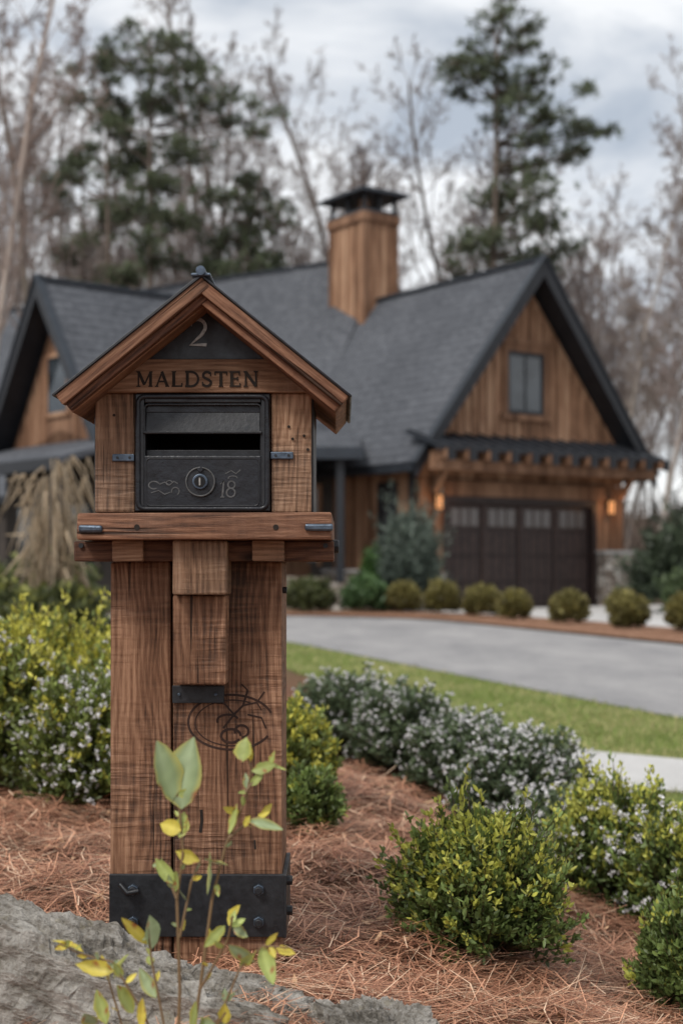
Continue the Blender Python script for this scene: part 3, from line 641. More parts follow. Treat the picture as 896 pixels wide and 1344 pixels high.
multibox('chimney_trim', [(cx0-.04, cx0+.10, cy0-.04, cy0+.10, 6, 10.4), (cx1-.10, cx1+.04, cy0-.045, cy0+.10, 6, 10.4), (cx0-.045, cx0+.10, cy1-.10, cy1+.04, 6, 10.4), (cx0-.08, cx1+.08, cy0-.08, cy1+.08, 10.42, 10.66)]+[(x-.02, x+.02, cy0-.025, cy0, 6, 10.4) for x in (cx0+.32, cx0+.55, cx0+.78)]+[(cx0-.025, cx0, y_-.02, y_+.02, 6, 10.4) for y_ in (cy0+.4, cy0+.8, cy0+1.2)], sid2, house, False)
multibox('chimney_cap', [(cx0-.05, cx1+.05, cy0-.05, cy1+.05, 10.662, 10.74), (cx0-.28, cx1+.28, cy0-.28, cy1+.28, 11.16, 11.23), (cx0-.15, cx1+.15, cy0-.15, cy1+.15, 11.232, 11.30)], blk_metal, house, False)
multibox('chimney_cap_posts', [(a, a+.09, b_, b_+.09, 10.742, 11.158) for a in (cx0, cx0+.5, cx1-.09) for b_ in (cy0, cy0+.75, cy1-.09)], blk, house, False)
for fx, fy_ in ((cx0+.3, cy0+.4), (cx0+.75, cy0+1.1)): cyl('chimney_flue', (fx, fy_, 10.9), .14, .36, 'Z', sid2, house, 16, keep=False)
def subframe(name, x, y, rz):
    e = empty(name, (x, y, 0), rz); e.parent = house
    e.matrix_parent_inverse = (Matrix.Translation(house.location) @ house.rotation_euler.to_matrix().to_4x4()).inverted(); return e
mb = subframe('main_block', -.24, 41.3, RAD(-35))
def roof_x(prefix, parent, x0, x1, half, ridge, pitch, th=.22):
    ez = ridge-half*pitch
    for s, nm in ((-1, 'front'), (1, 'back')):
        V = [(x, yy, zz) for x in (x0, x1) for yy, zz in ((0, ridge), (s*half, ez), (s*half, ez-th), (0, ridge-th*1.5))]
        o = meshobj(f'{prefix}_roof_{nm}', V, [(0, 1, 2, 3), (7, 6, 5, 4), (0, 4, 5, 1), (1, 5, 6, 2), (2, 6, 7, 3), (3, 7, 4, 0)], [blk, m_roof], parent, False)
        for p in o.data.polygons:
            if p.normal.z > .2: p.material_index = 1
    multibox(f'{prefix}_ridge', [(x0, x1, -.1, .1, ridge-.02, ridge+.05)], blk_metal, parent, False)
roof_x('main', mb, -14, 1.9, 5.0, 9.79, 1.35)
V = [(x, yy, zz) for x in (-13.6, 1.7) for yy, zz in ((-4.6, 0), (4.6, 0), (4.6, 3.3), (0, 9.4), (-4.6, 3.3))]
meshobj('main_walls', V, [(0, 1, 2, 3, 4), (9, 8, 7, 6, 5), (0, 5, 6, 1), (1, 6, 7, 2), (2, 7, 8, 3), (3, 8, 9, 4), (4, 9, 5, 0)], dwall, mb, False)
lw = subframe('left_wing', -7.03, 33.0, RAD(-50))
gable_roof('wing', lw, 2.9, 0, 7.68, 1.45, 0, 8, hip=2.4)
prism('wing_walls', [(-2.5, 0), (2.5, 0), (2.5, 3.6), (0, 4.2), (-2.5, 3.6)], .55, 7.6, sid2, lw, False)
prism('wing_gable', [(-2.5, 3.6), (0, 3.6), (2.5, 3.6), (0, 7.2)], .55, 5.0, sid2, lw, False)
multibox('wing_battens', [(x-.03, x+.03, .51, .549, 3.9, 7.0-abs(x)*1.45) for x in np.arange(-1.9, 2, .3) if abs(x) > .6], sid, lw, False)
multibox('wing_window', [(-.45, .45, .50, .548, 4.6, 5.9)], glass, lw, False)
multibox('wing_window_trim', [(-.58, -.452, .48, .548, 4.5, 6.0), (.452, .58, .48, .548, 4.5, 6.0), (-.45, .45, .482, .548, 5.902, 6.0), (-.45, .45, .482, .548, 4.5, 4.598)], sid, lw, False)
V = [(x, yy, zz) for x in (-5.2, 4.2) for yy, zz in ((-1.8, 3.05), (.6, 3.78), (.6, 3.90), (-1.8, 3.2))]
meshobj('wing_porch_roof', V, [(0, 1, 2, 3), (7, 6, 5, 4), (0, 4, 5, 1), (1, 5, 6, 2), (2, 6, 7, 3), (3, 7, 4, 0)], m_roof, lw, False)
multibox('wing_porch_fascia', [(-5.25, 4.25, -1.9, -1.805, 2.95, 3.2)], blk, lw, False)
multibox('wing_porch_wall', [(-2.6, 2.6, .50, .545, 0, 3.7)], dwall, lw, False)
multibox('wing_porch_posts', [(x-.1, x+.1, -1.75, -1.55, 0, 2.98) for x in (-4.8, -2, 1, 3.9)], blk, lw, False)
multibox('wing_porch_windows', [(-1.9, -.9, .46, .498, .9, 2.4), (.7, 1.9, .46, .498, .9, 2.4)], glass, lw, False)
ep = subframe('entry_porch', 0, 32.6, 0)
V = [(x, yy, zz) for x in (-5.2, .45) for yy, zz in ((-.4, 3.55), (4.2, 4.5), (4.2, 4.62), (-.4, 3.68))]
meshobj('entry_roof', V, [(0, 1, 2, 3), (7, 6, 5, 4), (0, 4, 5, 1), (1, 5, 6, 2), (2, 6, 7, 3), (3, 7, 4, 0)], m_roof, ep, False)
multibox('entry_fascia', [(-5.25, .5, -.52, -.405, 3.42, 3.7)], blk_metal, ep, False)
multibox('entry_posts', [(-.12, .06, -.3, -.12, .6, 3.55), (-2.4, -2.22, -.3, -.12, .6, 3.55)], blk, ep, False)
multibox('entry_stone', [(-.25, .2, -.45, .05, 0, .62), (-5, -.4, .3, .7, 0, .75)], m_stone, ep, False)
multibox('entry_wall', [(-5, .1, 2.4, 2.6, 0, 4.2)], dwall, ep, False)
multibox('entry_window', [(-1.5, -.6, 2.33, 2.398, 1.1, 2.9)], glass, ep, False)
multibox('entry_window_trim', [(-1.62, -1.502, 2.31, 2.398, 1.0, 3.0), (-.598, -.48, 2.31, 2.398, 1.0, 3.0), (-1.5, -.6, 2.312, 2.398, 2.902, 3.0)], sid, ep, False)

# ------------------------------------------------------------------ mailbox
FY = 2.57
def X(a, y=FY): return (a-448)*y/1867
def Z(b, y=FY): return EYE+(740-b)*y/1867
mail = empty('wooden_mailbox', (X(263), 2.7, gz(X(263), 2.7)))
def mb_box(name, a0, a1, b0, b1, y0, y1, mat, bv=.003, ref=None, jit=.0006, rot=(0, 0, 0)):
    yr = y0 if ref is None else ref
    return box(name, X(a0, yr), X(a1, yr), y0, y1, Z(b1, yr), Z(b0, yr), mat, mail, bv, True, rot, jit)
PY = 2.60
mb_box('post_left_plank', 145, 224.5, 737, 1350, PY, PY+.22, wZ, .004, jit=.0012)
mb_box('post_right_plank', 227, 370, 737, 1350, PY+.002, PY+.22, wZ, .004, jit=0)
mb_box('base_plate', 143.5, 373, 1148, 1230, PY-.008, PY, black, .0015)
box('base_plate_side', X(373, PY)-.004, X(373, PY)+.004, PY-.007, PY+.2, Z(1230, PY), Z(1148, PY), black, mail, .001)
for a, b_ in ((340, 1166), (340, 1208), (176, 1166), (176, 1208)):
    cyl('plate_bolt', (X(a, PY), PY-.012, Z(b_, PY)), .0105, .010, 'Y', steel, mail, 6, .001)
    cyl('plate_bolt_head', (X(a, PY), PY-.017, Z(b_, PY)), .0072, .012, 'Y', black, mail, 20, .002)
for b_ in (1160, 1200):
    cyl('side_bolt', (X(373, PY)+.008, PY+.03, Z(b_, PY)), .009, .012, 'X', black, mail, 12, .001)
cyl('side_nail', (X(370, PY)+.004, PY+.03, Z(775, PY)), .006, .008, 'X', black, mail, 12, .001)
tube_curve('hook', [(X(160, PY), PY-.018, Z(1158, PY)), (X(170, PY), PY-.026, Z(1168, PY)), (X(184, PY), PY-.022, Z(1166, PY))], .005, black, mail)
mb_box('bracket_upper', 226, 298, 709, 781, 2.50, PY-.001, wZl, .004)
mb_box('bracket_lower', 227, 297, 781, 899, 2.535, PY-.001, wZ, .004)
mb_box('bracket_plate', 226, 294, 900, 923, PY-.007, PY, black, .001)
for a in (236, 284): cyl('bracket_rivet', (X(a, PY), PY-.009, Z(911, PY)), .003, .006, 'Y', steel, mail, 12, .0008)
mb_box('corbel_left', 147, 188, 709, 737, 2.52, PY+.05, wXl, .003)
mb_box('corbel_right', 331, 373, 709, 737, 2.52, PY+.05, wXl, .003)
mb_box('shelf_board', 101, 436, 673, 709, 2.47, 2.90, wX, .004, jit=.0014)
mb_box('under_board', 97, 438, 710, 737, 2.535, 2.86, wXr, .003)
for a0, a1, b0, b1 in ((103, 134, 689, 699), (400, 437, 687, 697)):
    o = mb_box('shelf_strap', a0, a1, b0, b1, 2.462, 2.472, steel, .004)
for a, b_ in ((427, 716), (107, 716)):
    cyl('shelf_nail', (X(a, 2.535), 2.533, Z(b_, 2.535)), .0045, .006, 'Y', black, mail, 12)
cyl('shelf_bolt', (X(438, 2.535)+.003, 2.57, Z(717, 2.535)), .012, .012, 'X', black, mail, 16, .002)
for a in (180, 362): cyl('shelf_knot', (X(a, 2.47), 2.4695, Z(692, 2.47)), .005, .002, 'Y', burnt, mail, 14)
mb_box('stile_left', 125, 177, 516, 672, FY, FY+.05, wZl, .003)
mb_box('stile_right', 355.5, 409, 516, 672, FY+.001, FY+.05, wZl, .003)
box('body_side_right', X(409)-.010, X(409)+.003, FY+.012, FY+.3, Z(672), Z(500), black, mail, .001)
box('body_side_left', X(125)-.003, X(125)+.010, FY+.012, FY+.3, Z(672), Z(500), black, mail, .001)
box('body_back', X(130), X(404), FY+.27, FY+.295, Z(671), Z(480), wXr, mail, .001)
prism('header_board', [(X(124), Z(516)), (X(409), Z(516)), (X(409), Z(496)), (X(384), Z(472.5)), (X(149), Z(472.5)), (X(124), Z(496))], FY-.012, FY+.05, wXl, mail, True, .002)
prism('gable_panel', [(X(168), Z(472)), (X(366), Z(472)), (X(266), Z(386))], FY-.004, FY+.05, black, mail, True, .001)
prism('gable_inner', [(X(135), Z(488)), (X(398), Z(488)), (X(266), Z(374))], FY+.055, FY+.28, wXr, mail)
RY = 2.47
A = Vector((X(264, RY), Z(361, RY))); TL = Vector((X(71, RY), Z(517, RY))); TR = Vector((X(459, RY), Z(518, RY)))
def slope_board(name, tip, apex, off, th, y0, y1, mat, extra=0., bv=.002, start=0.):
    d = (apex-tip); d.normalize(); n_ = Vector((-d.y, d.x))
    if n_.y < 0: n_ = -n_
    a0 = tip+d*start; a1 = apex+d*extra
    cc = (a0+a1)/2-n_*(off+th/2)
    ang = math.atan2(d.y, d.x)
    if d.x < 0: ang -= math.pi
    Lh = (a1-a0).length/2
    o = box(name, -Lh, Lh, y0, y1, -th/2, th/2, mat, mail, bv, True, (0, 0, 0), .0006)
    o.location = (cc.x, (y0+y1)/2, cc.y); o.rotation_euler = (0, -ang, 0); return o
for tip, nm, dy in ((TL, 'left', 0), (TR, 'right', .0015)):
    slope_board(f'rake_{nm}', tip, A, .003, .021, RY+dy, RY+.028+dy, wX, -.001)
    slope_board(f'rake_inner_{nm}', tip, A, .0245, .013, RY+.012+dy, RY+.034+dy, wXr, -.014, .0015, .004)
    slope_board(f'roof_deck_{nm}', tip, A, .004, .034, RY+.036+dy, 2.93, wX, 0, .002, .002)
    slope_board(f'roof_cover_{nm}', tip, A, -.002, .0045, RY-.003+dy, 2.935, black, .001, .001, -.004)
tube_curve('ridge_cap', [(A.x, RY-.012, A.y+.006), (A.x, 2.94, A.y+.006)], .0085, steel, mail)
box('ridge_flange', A.x-.017, A.x+.017, RY-.006, 2.94, A.y-.003, A.y+.003, steel, mail, .002)
prism('peak_plate', [(X(251), Z(404)), (X(280), Z(404)), (X(276), Z(394)), (X(266), Z(388)), (X(256), Z(394))], FY-.006, FY-.003, silver, mail, True, .001)
mb_box('box_backplate', 179, 354, 518, 672, FY+.20, FY+.21, dark_void, 0, FY, 0)
for nm, a0, a1, b0, b1 in (('left', 178, 190, 517, 671), ('right', 343, 354.5, 517, 671), ('top', 190.2, 342.8, 517, 529), ('bottom', 190.2, 342.8, 667, 671.5)):
    mb_box(f'box_frame_{nm}', a0, a1, b0, b1, FY-.006, FY+.18, black, .002, FY, 0)
def rrect(a0, a1, b0, b1, r, y):
    pts = []
    for cx_, cz_, s0 in ((a1-r, b0+r, 0), (a0+r, b0+r, 90), (a0+r, b1-r, 180), (a1-r, b1-r, 270)):
        for k in range(7):
            an = RAD(s0+k*15); pts.append((X(cx_+r*math.cos(an)), y, Z(cz_-r*math.sin(an))))
    return pts
tube_curve('box_rim', rrect(182, 351, 521, 668, 9, FY-.006), .0048, black_cast, mail, True)
tube_curve('box_inner_rim', rrect(190, 343, 531, 663, 6, FY-.002), .0022, black, mail, True)
mb_box('lid_header', 190.5, 342.5, 529.5, 541, FY+.004, FY+.02, black_cast, .001, FY, 0)
box('lid_flap', X(191), X(342), FY+.000, FY+.006, Z(569), Z(540), black, mail, .002, True, (RAD(-15), 0, 0))
mb_box('lid_lip', 189, 344, 566, 570, FY-.010, FY-.003, black, .0015, FY, 0)
mb_box('slot_step', 191, 342, 590, 598, FY+.01, FY+.05, black, .001, FY, 0)
mb_box('door_panel', 189.5, 343.5, 598, 667, FY-.007, FY+.006, black_cast, .003, FY, 0)
tube_curve('door_panel_bead', rrect(193, 340, 602, 664, 5, FY-.007), .0014, black, mail, True)
fy = FY-.008
lx, lz = X(264), Z(633)
cyl('lock_ring', (lx, fy-.002, lz), .027, .006, 'Y', black, mail, 40, .001)
tube_curve('lock_bead', [(lx+.0255*math.cos(a*.1571), fy-.006, lz+.0255*math.sin(a*.1571)) for a in range(40)], .0018, relief, mail, True)
cyl('lock_barrel', (lx, fy-.008, lz), .014, .014, 'Y', steel, mail, 32, .0015)
cyl('lock_core', (lx, fy-.0155, lz), .010, .003, 'Y', dark_void, mail, 24)
mb_box('lock_key_slot', 263, 265, 628, 638, fy-.0185, fy-.0165, silver, 0, FY, 0)
cyl('lock_pin', (lx, fy-.006, lz+.022), .005, .010, 'Y', black_cast, mail, 14, .001)
for a0, a1, b_ in ((148, 177, 601), (355, 385, 598)):
    mb_box('hinge_strap', a0, a1, b_-5, b_+5, FY-.005, FY, steel, .002, FY, 0)
    for a in (a0+7, a1-6): cyl('hinge_screw', (X(a), FY-.0055, Z(b_)), .0025, .003, 'Y', black, mail, 10)
for a, b_ in ((379, 560), (399, 572), (384, 576), (404, 590), (150, 545)):
    cyl('nail_hole', (X(a), FY-.0006, Z(b_)), .0026, .002, 'Y', burnt, mail, 10)
def arc(cx, cy, rx, ry, a0, a1, n=12): return [(cx+rx*math.cos(RAD(a0+(a1-a0)*i/n)), cy+ry*math.sin(RAD(a0+(a1-a0)*i/n))) for i in range(n+1)]
tk, tn, sf = .15, .08, .06
G = {
 'M': (1.12, [([(.16, 0), (.16, 1)], tn), ([(.16, 1), (.56, .12)], tk), ([(.56, .12), (.96, 1)], tn), ([(.96, 1), (.96, 0)], tk), ([(.02, .02), (.30, .02)], sf), ([(.82, .02), (1.1, .02)], sf), ([(.02, .98), (.22, .98)], sf), ([(.92, .98), (1.1, .98)], sf)]),
 'A': (.98, [([(.12, 0), (.5, 1)], tn), ([(.47, 1), (.84, 0)], tk), ([(.24, .34), (.72, .34)], tn), ([(0, .02), (.25, .02)], sf), ([(.7, .02), (.97, .02)], sf)]),
 'L': (.78, [([(.16, 0), (.16, 1)], tk), ([(.02, .03), (.72, .03)], tn), ([(.70, .0), (.70, .24)], sf), ([(.02, .98), (.32, .98)], sf)]),
 'D': (.98, [([(.16, 0), (.16, 1)], tk), ([(.02, .98), (.4, .98)]+arc(.4, .5, .48, .48, 90, -90)+[(.02, .02)], .11)]),
 'S': (.74, [(arc(.36, .74, .25, .23, 30, 200)+[(.2, .58), (.5, .44)]+arc(.34, .26, .28, .23, 20, -150), .13), ([(.6, .68), (.6, .95)], sf), ([(.07, .05), (.07, .32)], sf)]),
 'T': (.86, [([(.42, 0), (.42, 1)], tk), ([(.02, .96), (.82, .96)], tn), ([(.04, .99), (.04, .75)], sf), ([(.80, .99), (.80, .75)], sf), ([(.27, .02), (.57, .02)], sf)]),
 'E': (.80, [([(.16, 0), (.16, 1)], tk), ([(.02, .03), (.72, .03)], tn), ([(.02, .97), (.68, .97)], tn), ([(.16, .52), (.54, .52)], tn), ([(.70, 0), (.70, .22)], sf), ([(.66, 1), (.66, .78)], sf), ([(.54, .40), (.54, .64)], sf)]),
 'N': (1.0, [([(.16, 0), (.16, 1)], tn), ([(.14, 1), (.84, .02)], tk), ([(.84, 0), (.84, 1)], tn), ([(.02, .02), (.3, .02)], sf), ([(.02, .98), (.2, .98)], sf), ([(.7, .98), (.98, .98)], sf)]),
}
strokes = []; cur = 0
for ch in 'MALDSTEN':
    wd, st = G[ch]; strokes += [([(p[0]+cur, p[1]) for p in pts], w_*1.3) for pts, w_ in st]; cur += wd+.12
sx = (X(342)-X(180))/cur
ribbons('name_lettering', strokes, X(180), Z(508.5), sx, FY-.012, .0004, burnt, mail)
two = [(arc(.33, .70, .28, .28, 170, -20)+[(.48, .42), (.08, .05), (.66, .05)], .12)]
ribbons('house_numeral', two, X(248), Z(455), 36*FY/1867, FY-.004, .003, silver, mail)
one8 = [([(.0, .75), (.18, .95), (.10, .02)], .10), ([(.0, .02), (.22, .02)], .07), (arc(.62, .72, .2, .2, 0, 360, 16), .09), (arc(.58, .27, .24, .25, 0, 360, 16), .09)]
ribbons('small_numerals', one8, X(290), Z(653), 23*FY/1867, FY-.007, .0012, relief, mail)
scr = [(arc(0, 0, 7, 5, 20, 300), 1.6), ([(7, 1), (14, 4), (20, 0), (26, 5), (31, 2)], 1.5), (arc(28, -8, 5, 5, -60, 200), 1.5), ([(-4, -10), (6, -7), (14, -12), (22, -9)], 1.4), (arc(20, 3, 4, 3, 0, 270), 1.3)]
ribbons('scroll_relief', scr, X(203), Z(637), FY/1867, FY-.007, .0009, relief, mail)
ribbons('scroll_relief_small', [([(0, 0), (8, 4), (14, 0), (20, 5)], 1.4), (arc(10, -6, 6, 3, 0, 200), 1.2)], X(296), Z(622), FY/1867, FY-.007, .0008, relief, mail)
em = [(arc(0, 0, 56, 36, 20, 330, 40), 3.0), (arc(2, -1, 49, 30, 60, 300, 30), 1.5), (arc(0, -18, 13, 9, 0, 330, 16), 3.4), (arc(14, -12, 9, 8, -90, 200, 14), 3.0), (arc(-4, 2, 14, 8, 200, 20, 12), 2.8),
      ([(-10, -8), (4, 10), (16, 22), (22, 42)], 2.8), ([(4, 10), (-8, 24), (-12, 36)], 2.4), ([(16, 22), (34, 26), (44, 40)], 2.2), ([(-8, 24), (-22, 26)], 2.0), ([(22, 10), (40, 6), (46, -8)], 2.2), ([(22, 42), (14, 50)], 2.0), ([(34, 26), (40, 16)], 1.8)]
ribbons('carved_emblem', em, X(303, PY), Z(948, PY), PY/1867, PY+.002, .0006, carve, mail)
cr = [([(0, 0), (1, -14), (-1, -30)], 4), ([(70, -40), (71, -52)], 2.4)]
ribbons('post_checks', cr, X(264, PY), Z(1063, PY), PY/1867, PY+.002, .0005, burnt, mail)

# ------------------------------------------------------------------ rocks
m_rock, t = newmat('granite_rock'); c = t.coord()
n1 = t.noise(c, 9, 8, .7, .4); n2 = t.noise(t.map(c, (1, 1, 5), rot=(0, .35, 0)), 14, 6, .75); n3 = t.noise(c, 140, 4, .7)
f = t.math('ADD', t.math('MULTIPLY', n1, .5), t.math('MULTIPLY', n2, .35)); f = t.math('ADD', f, t.math('MULTIPLY', n3, .2))
colr = t.ramp(f, [(.40, (.08, .068, .055)), (.48, (.25, .225, .19)), (.55, (.44, .41, .37)), (.65, (.66, .63, .57))])
lich = t.ramp(t.noise(c, 22, 5, .7), [(.58, 0.0), (.66, 1.0)])
colr = t.mix(t.math('MULTIPLY', lich, .45), colr, (.30, .26, .17))
t.principled(colr, .85, 0, t.bump(f, 1.0, .045), .25)
def rock(name, c, ext, rot, seed, strata=.05):
    bm = bmesh.new(); bmesh.ops.create_icosphere(bm, subdivisions=7, radius=1)
    off = Vector((seed*3.1, seed*1.7, seed))
    for v in bm.verts:
        p = v.co.copy()
        k = max(abs(p.x), abs(p.y), abs(p.z)); p = p*(1/k)*.6+p*.4
        w = mnoise.fractal(Vector((p.x*2.6, p.y*1.2, p.z*1.2))+off, .9, 2.1, 4)*.13
        lay = math.floor((p.z+mnoise.noise(Vector((p.x*3, p.y, p.z))*1.5+off)*.3)*4)/4-p.z
        p = p*(1+w)+Vector((0, lay*.4, lay*.35))
        p += p.normalized()*mnoise.fractal(Vector((p.x*14, p.y*6, p.z*6))+off, .6, 2.2, 6)*.075
        v.co = Vector((p.x*ext[0], p.y*ext[1], p.z*ext[2]))
    me = bpy.data.meshes.new(name); bm.to_mesh(me); bm.free(); me.materials.append(m_rock)
    o = bpy.data.objects.new(name, me); COL.objects.link(o); o.location = c; o.rotation_euler = rot
    return o
rock('boulder', (-.45, 2.26, .275), (.50, .13, .19), (RAD(-6), RAD(16.5), RAD(-4)), 1)
rock('boulder', (.05, 2.22, .285), (.10, .09, .075), (0, RAD(8), .3), 2)

# ------------------------------------------------------------------ young plant in front of the boulder
PYY = 1.86
def pp(a, b_, dy=0): return np.array([(a-448)*(PYY)/1867, PYY+dy, EYE+(740-b_)*PYY/1867])
r = np.random.default_rng(21)
stems = [[(232, 1420), (236, 1300), (232, 1180), (240, 1120), (236, 1070), (232, 1040)],
         [(245, 1420), (262, 1300), (278, 1180), (296, 1110), (322, 1050), (330, 1010), (322, 990)],
         [(236, 1230), (250, 1160), (262, 1130)], [(300, 1100), (330, 1078), (352, 1074)], [(322, 1040), (345, 1008), (362, 1006)],
         [(250, 1420), (290, 1330), (315, 1270), (345, 1240), (378, 1243)], [(225, 1420), (190, 1330), (150, 1260), (110, 1250), (80, 1236)],
         [(230, 1420), (215, 1340), (200, 1260), (195, 1215)], [(215, 1420), (160, 1360), (135, 1290), (115, 1270)], [(262, 1300), (300, 1230), (308, 1195)], [(232, 1180), (218, 1150), (205, 1135)], [(250, 1420), (275, 1360), (297, 1325)]]
p0, p1, ra, rb = [], [], [], []
sub = []
for si, st in enumerate(stems):
    dy = r.normal(0, .03)
    for i in range(len(st)-1):
        a_ = pp(*st[i], dy*min(1, i/2)*(1 if si > 1 else .3)); b_ = pp(*st[i+1], dy*min(1, (i+1)/2)*(1 if si > 1 else .3))
        p0.append(a_); p1.append(b_); q = .0026 if si < 2 else .0018
        ra.append(q*(1-.09*i)); rb.append(q*(1-.09*(i+1)))
        if st[i][1] < 1400:
            for _ in range(2): sub.append((a_+(b_-a_)*r.uniform(.1, .95), (b_-a_)/np.linalg.norm(b_-a_)))
parts = [tube_arrays(np.array(p0), np.array(p1), np.array(ra), np.array(rb), np.tile(np.array([[.26, .17, .09]]), (len(p0), 1)), 6)]
LV = [(238, 1062, 248, 968, 62, 0), (226, 1050, 203, 972, 44, 0), (318, 1000, 322, 968, 26, 1), (330, 1012, 365, 1004, 15, 1), (238, 1090, 210, 1082, 22, 2), (236, 1100, 240, 1070, 18, 1),
      (300, 1095, 318, 1060, 16, 1), (325, 1078, 372, 1090, 16, 0), (262, 1130, 230, 1118, 18, 2), (268, 1128, 300, 1136, 16, 0), (272, 1175, 290, 1120, 22, 0), (228, 1160, 205, 1130, 16, 1), (232, 1165, 240, 1140, 22, 1),
      (200, 1245, 195, 1200, 28, 0), (196, 1240, 160, 1195, 15, 2), (300, 1215, 320, 1190, 20, 2), (295, 1215, 270, 1240, 16, 1), (306, 1215, 330, 1225, 14, 0), (110, 1250, 68, 1232, 16, 2), (96, 1236, 70, 1248, 10, 2), (150, 1275, 100, 1270, 20, 2), (150, 1285, 165, 1250, 16, 1), (300, 1240, 335, 1270, 20, 0),
      (345, 1242, 352, 1290, 26, 1), (362, 1244, 388, 1252, 12, 2), (175, 1330, 150, 1290, 22, 1), (205, 1310, 185, 1275, 18, 0), (140, 1345, 128, 1300, 20, 1), (262, 1345, 290, 1335, 18, 0), (295, 1344, 298, 1310, 16, 2), (250, 1350, 268, 1310, 20, 1), (185, 1350, 200, 1300, 16, 2), (315, 1268, 335, 1245, 12, 1), (110, 1330, 125, 1350, 20, 0)]
cl = [(.30, .38, .20), (.38, .45, .13), (.70, .60, .10)]
P, D, L_, W_, C_ = [], [], [], [], []
for (a0, b0, a1, b1, w_, ci) in LV:
    A0 = pp(a0, b0); A1 = pp(a1, b1, r.normal(0, .012)); d = A1-A0; P.append(A0); D.append(d/np.linalg.norm(d)); L_.append(np.linalg.norm(d)); W_.append(w_*PYY/1867*1.05); C_.append(np.array(cl[ci])*r.uniform(.8, 1.15))
for (q, sd_) in sub:
    d = sd_*.5+r.normal(0, .6, 3)+np.array([0, 0, .2]); d /= np.linalg.norm(d); ln = r.uniform(.012, .026)
    P.append(q); D.append(d); L_.append(ln); W_.append(ln*r.uniform(.35, .55)); C_.append(np.array(cl[r.integers(0, 3)])*r.uniform(.8, 1.15))
P, D, L_, W_, C_ = map(np.array, (P, D, L_, W_, C_))
vw = np.tile(np.array([[.0, -1., .35]]), (len(P), 1))+r.normal(0, .5, (len(P), 3)); Sd = nrm(np.cross(D, vw)); Nn = nrm(np.cross(D, Sd))
st_t = np.linspace(0, 1, 9); prof = np.sin(np.pi*st_t**.85)**.85*.5; V_, F_, CC = [], [], []; base = 0
cross = [-1, -.55, 0, .55, 1]
for i in range(len(P)):
    curl = r.uniform(-.35, .15); cup = r.uniform(.15, .55); hue = r.uniform(0, 1)
    for k, tt in enumerate(st_t):
        cpt = P[i]+D[i]*L_[i]*tt+Nn[i]*L_[i]*curl*tt*tt; hw = max(prof[k], .01)*W_[i]*(1+.07*r.normal())
        for s in cross:
            V_.append(cpt+Sd[i]*hw*s+Nn[i]*(-cup*hw*abs(s)**1.5)+Nn[i]*.05*hw*r.normal())
            cc = C_[i].copy()*r.uniform(.88, 1.12)
            if abs(s) > .9 and hue > .35: cc = cc*.45+np.array([.62, .50, .08])*.55
            if abs(s) > .5 and r.random() < .05: cc = np.array([.35, .09, .04])
            if s == 0: cc = cc*1.15+.04
            CC.append(cc)
    for k in range(8):
        for s in range(4):
            q = base+k*5+s; F_.append((q, q+1, q+6, q+5))
    base += 45
parts.append((np.array(V_), np.array(F_), np.array(CC)))
V, F, C = merge(parts); o = fastmesh('young_plant', V-np.array([[-.42, PYY, .3]]), F, C, foliage, smooth=True); o.location = (-.42, PYY, .3)

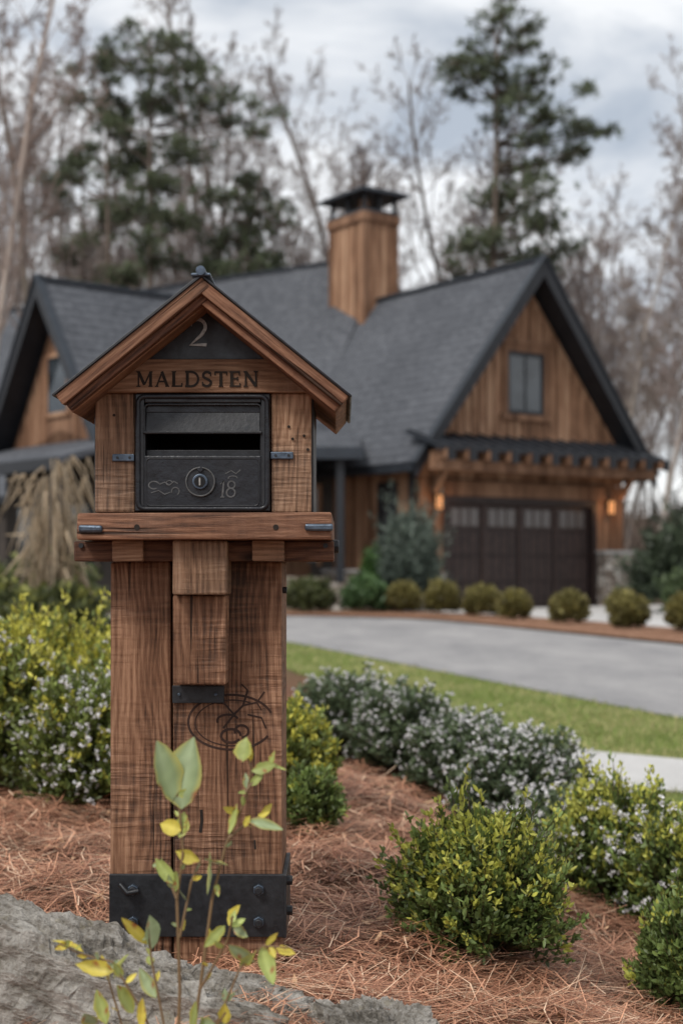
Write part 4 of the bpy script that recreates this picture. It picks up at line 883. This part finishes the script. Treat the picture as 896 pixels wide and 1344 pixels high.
# ------------------------------------------------------------------ light, sky, camera
SUN_EL, SUN_AZ = 48, 215   # sun behind camera, to the left
w = bpy.data.worlds.new('World'); scene.world = w; w.use_nodes = True
nt = w.node_tree; nt.nodes.clear()
out = nt.nodes.new('ShaderNodeOutputWorld')
sky = nt.nodes.new('ShaderNodeTexSky'); sky.sky_type = 'NISHITA'; sky.sun_disc = False; sky.sun_elevation = RAD(SUN_EL); sky.sun_rotation = RAD(SUN_AZ)
b1 = nt.nodes.new('ShaderNodeBackground'); b1.inputs[1].default_value = .12; nt.links.new(sky.outputs[0], b1.inputs[0])
tc = nt.nodes.new('ShaderNodeTexCoord'); mp = nt.nodes.new('ShaderNodeMapping'); mp.inputs['Scale'].default_value = (1, 1, 2.4); mp.inputs['Location'].default_value = (.35, 0, .1)
nt.links.new(tc.outputs['Generated'], mp.inputs[0])
nz = nt.nodes.new('ShaderNodeTexNoise'); nz.inputs['Scale'].default_value = 4.6; nz.inputs['Detail'].default_value = 7; nz.inputs['Roughness'].default_value = .55; nz.inputs['Distortion'].default_value = .3
nt.links.new(mp.outputs[0], nz.inputs['Vector'])
cr_ = nt.nodes.new('ShaderNodeValToRGB'); nt.links.new(nz.outputs['Fac'], cr_.inputs[0])
e = cr_.color_ramp.elements; e[0].position = .34; e[0].color = (.46, .51, .58, 1); e[1].position = .56; e[1].color = (.93, .94, .95, 1)
b2 = nt.nodes.new('ShaderNodeBackground'); b2.inputs[1].default_value = 1.14; nt.links.new(cr_.outputs[0], b2.inputs[0])
mx = nt.nodes.new('ShaderNodeMixShader'); mx.inputs[0].default_value = .88
nt.links.new(b1.outputs[0], mx.inputs[1]); nt.links.new(b2.outputs[0], mx.inputs[2]); nt.links.new(mx.outputs[0], out.inputs[0])
sl = bpy.data.lights.new('sun', 'SUN'); sl.energy = 2.4; sl.angle = RAD(14); sl.color = (1, .95, .88)
so = bpy.data.objects.new('sun', sl); COL.objects.link(so)
az = RAD(SUN_AZ); el = RAD(SUN_EL)
dirv = Vector((math.sin(az)*math.cos(el), math.cos(az)*math.cos(el), math.sin(el)))
so.rotation_euler = dirv.to_track_quat('Z', 'Y').to_euler()

cam = bpy.data.cameras.new('camera'); co = bpy.data.objects.new('camera', cam); COL.objects.link(co)
co.location = (0, 0, EYE); co.rotation_euler = (RAD(90), 0, 0)
cam.sensor_fit = 'VERTICAL'; cam.sensor_height = 36; cam.sensor_width = 24; cam.lens = 50; cam.shift_y = 68/1344
cam.clip_start = .05; cam.clip_end = 1000
cam.dof.use_dof = True; cam.dof.focus_distance = 2.56; cam.dof.aperture_fstop = 3.8
scene.camera = co
scene.view_settings.view_transform = 'Standard'; scene.view_settings.look = 'None'; scene.view_settings.exposure = 0
print('done', len(bpy.data.objects))
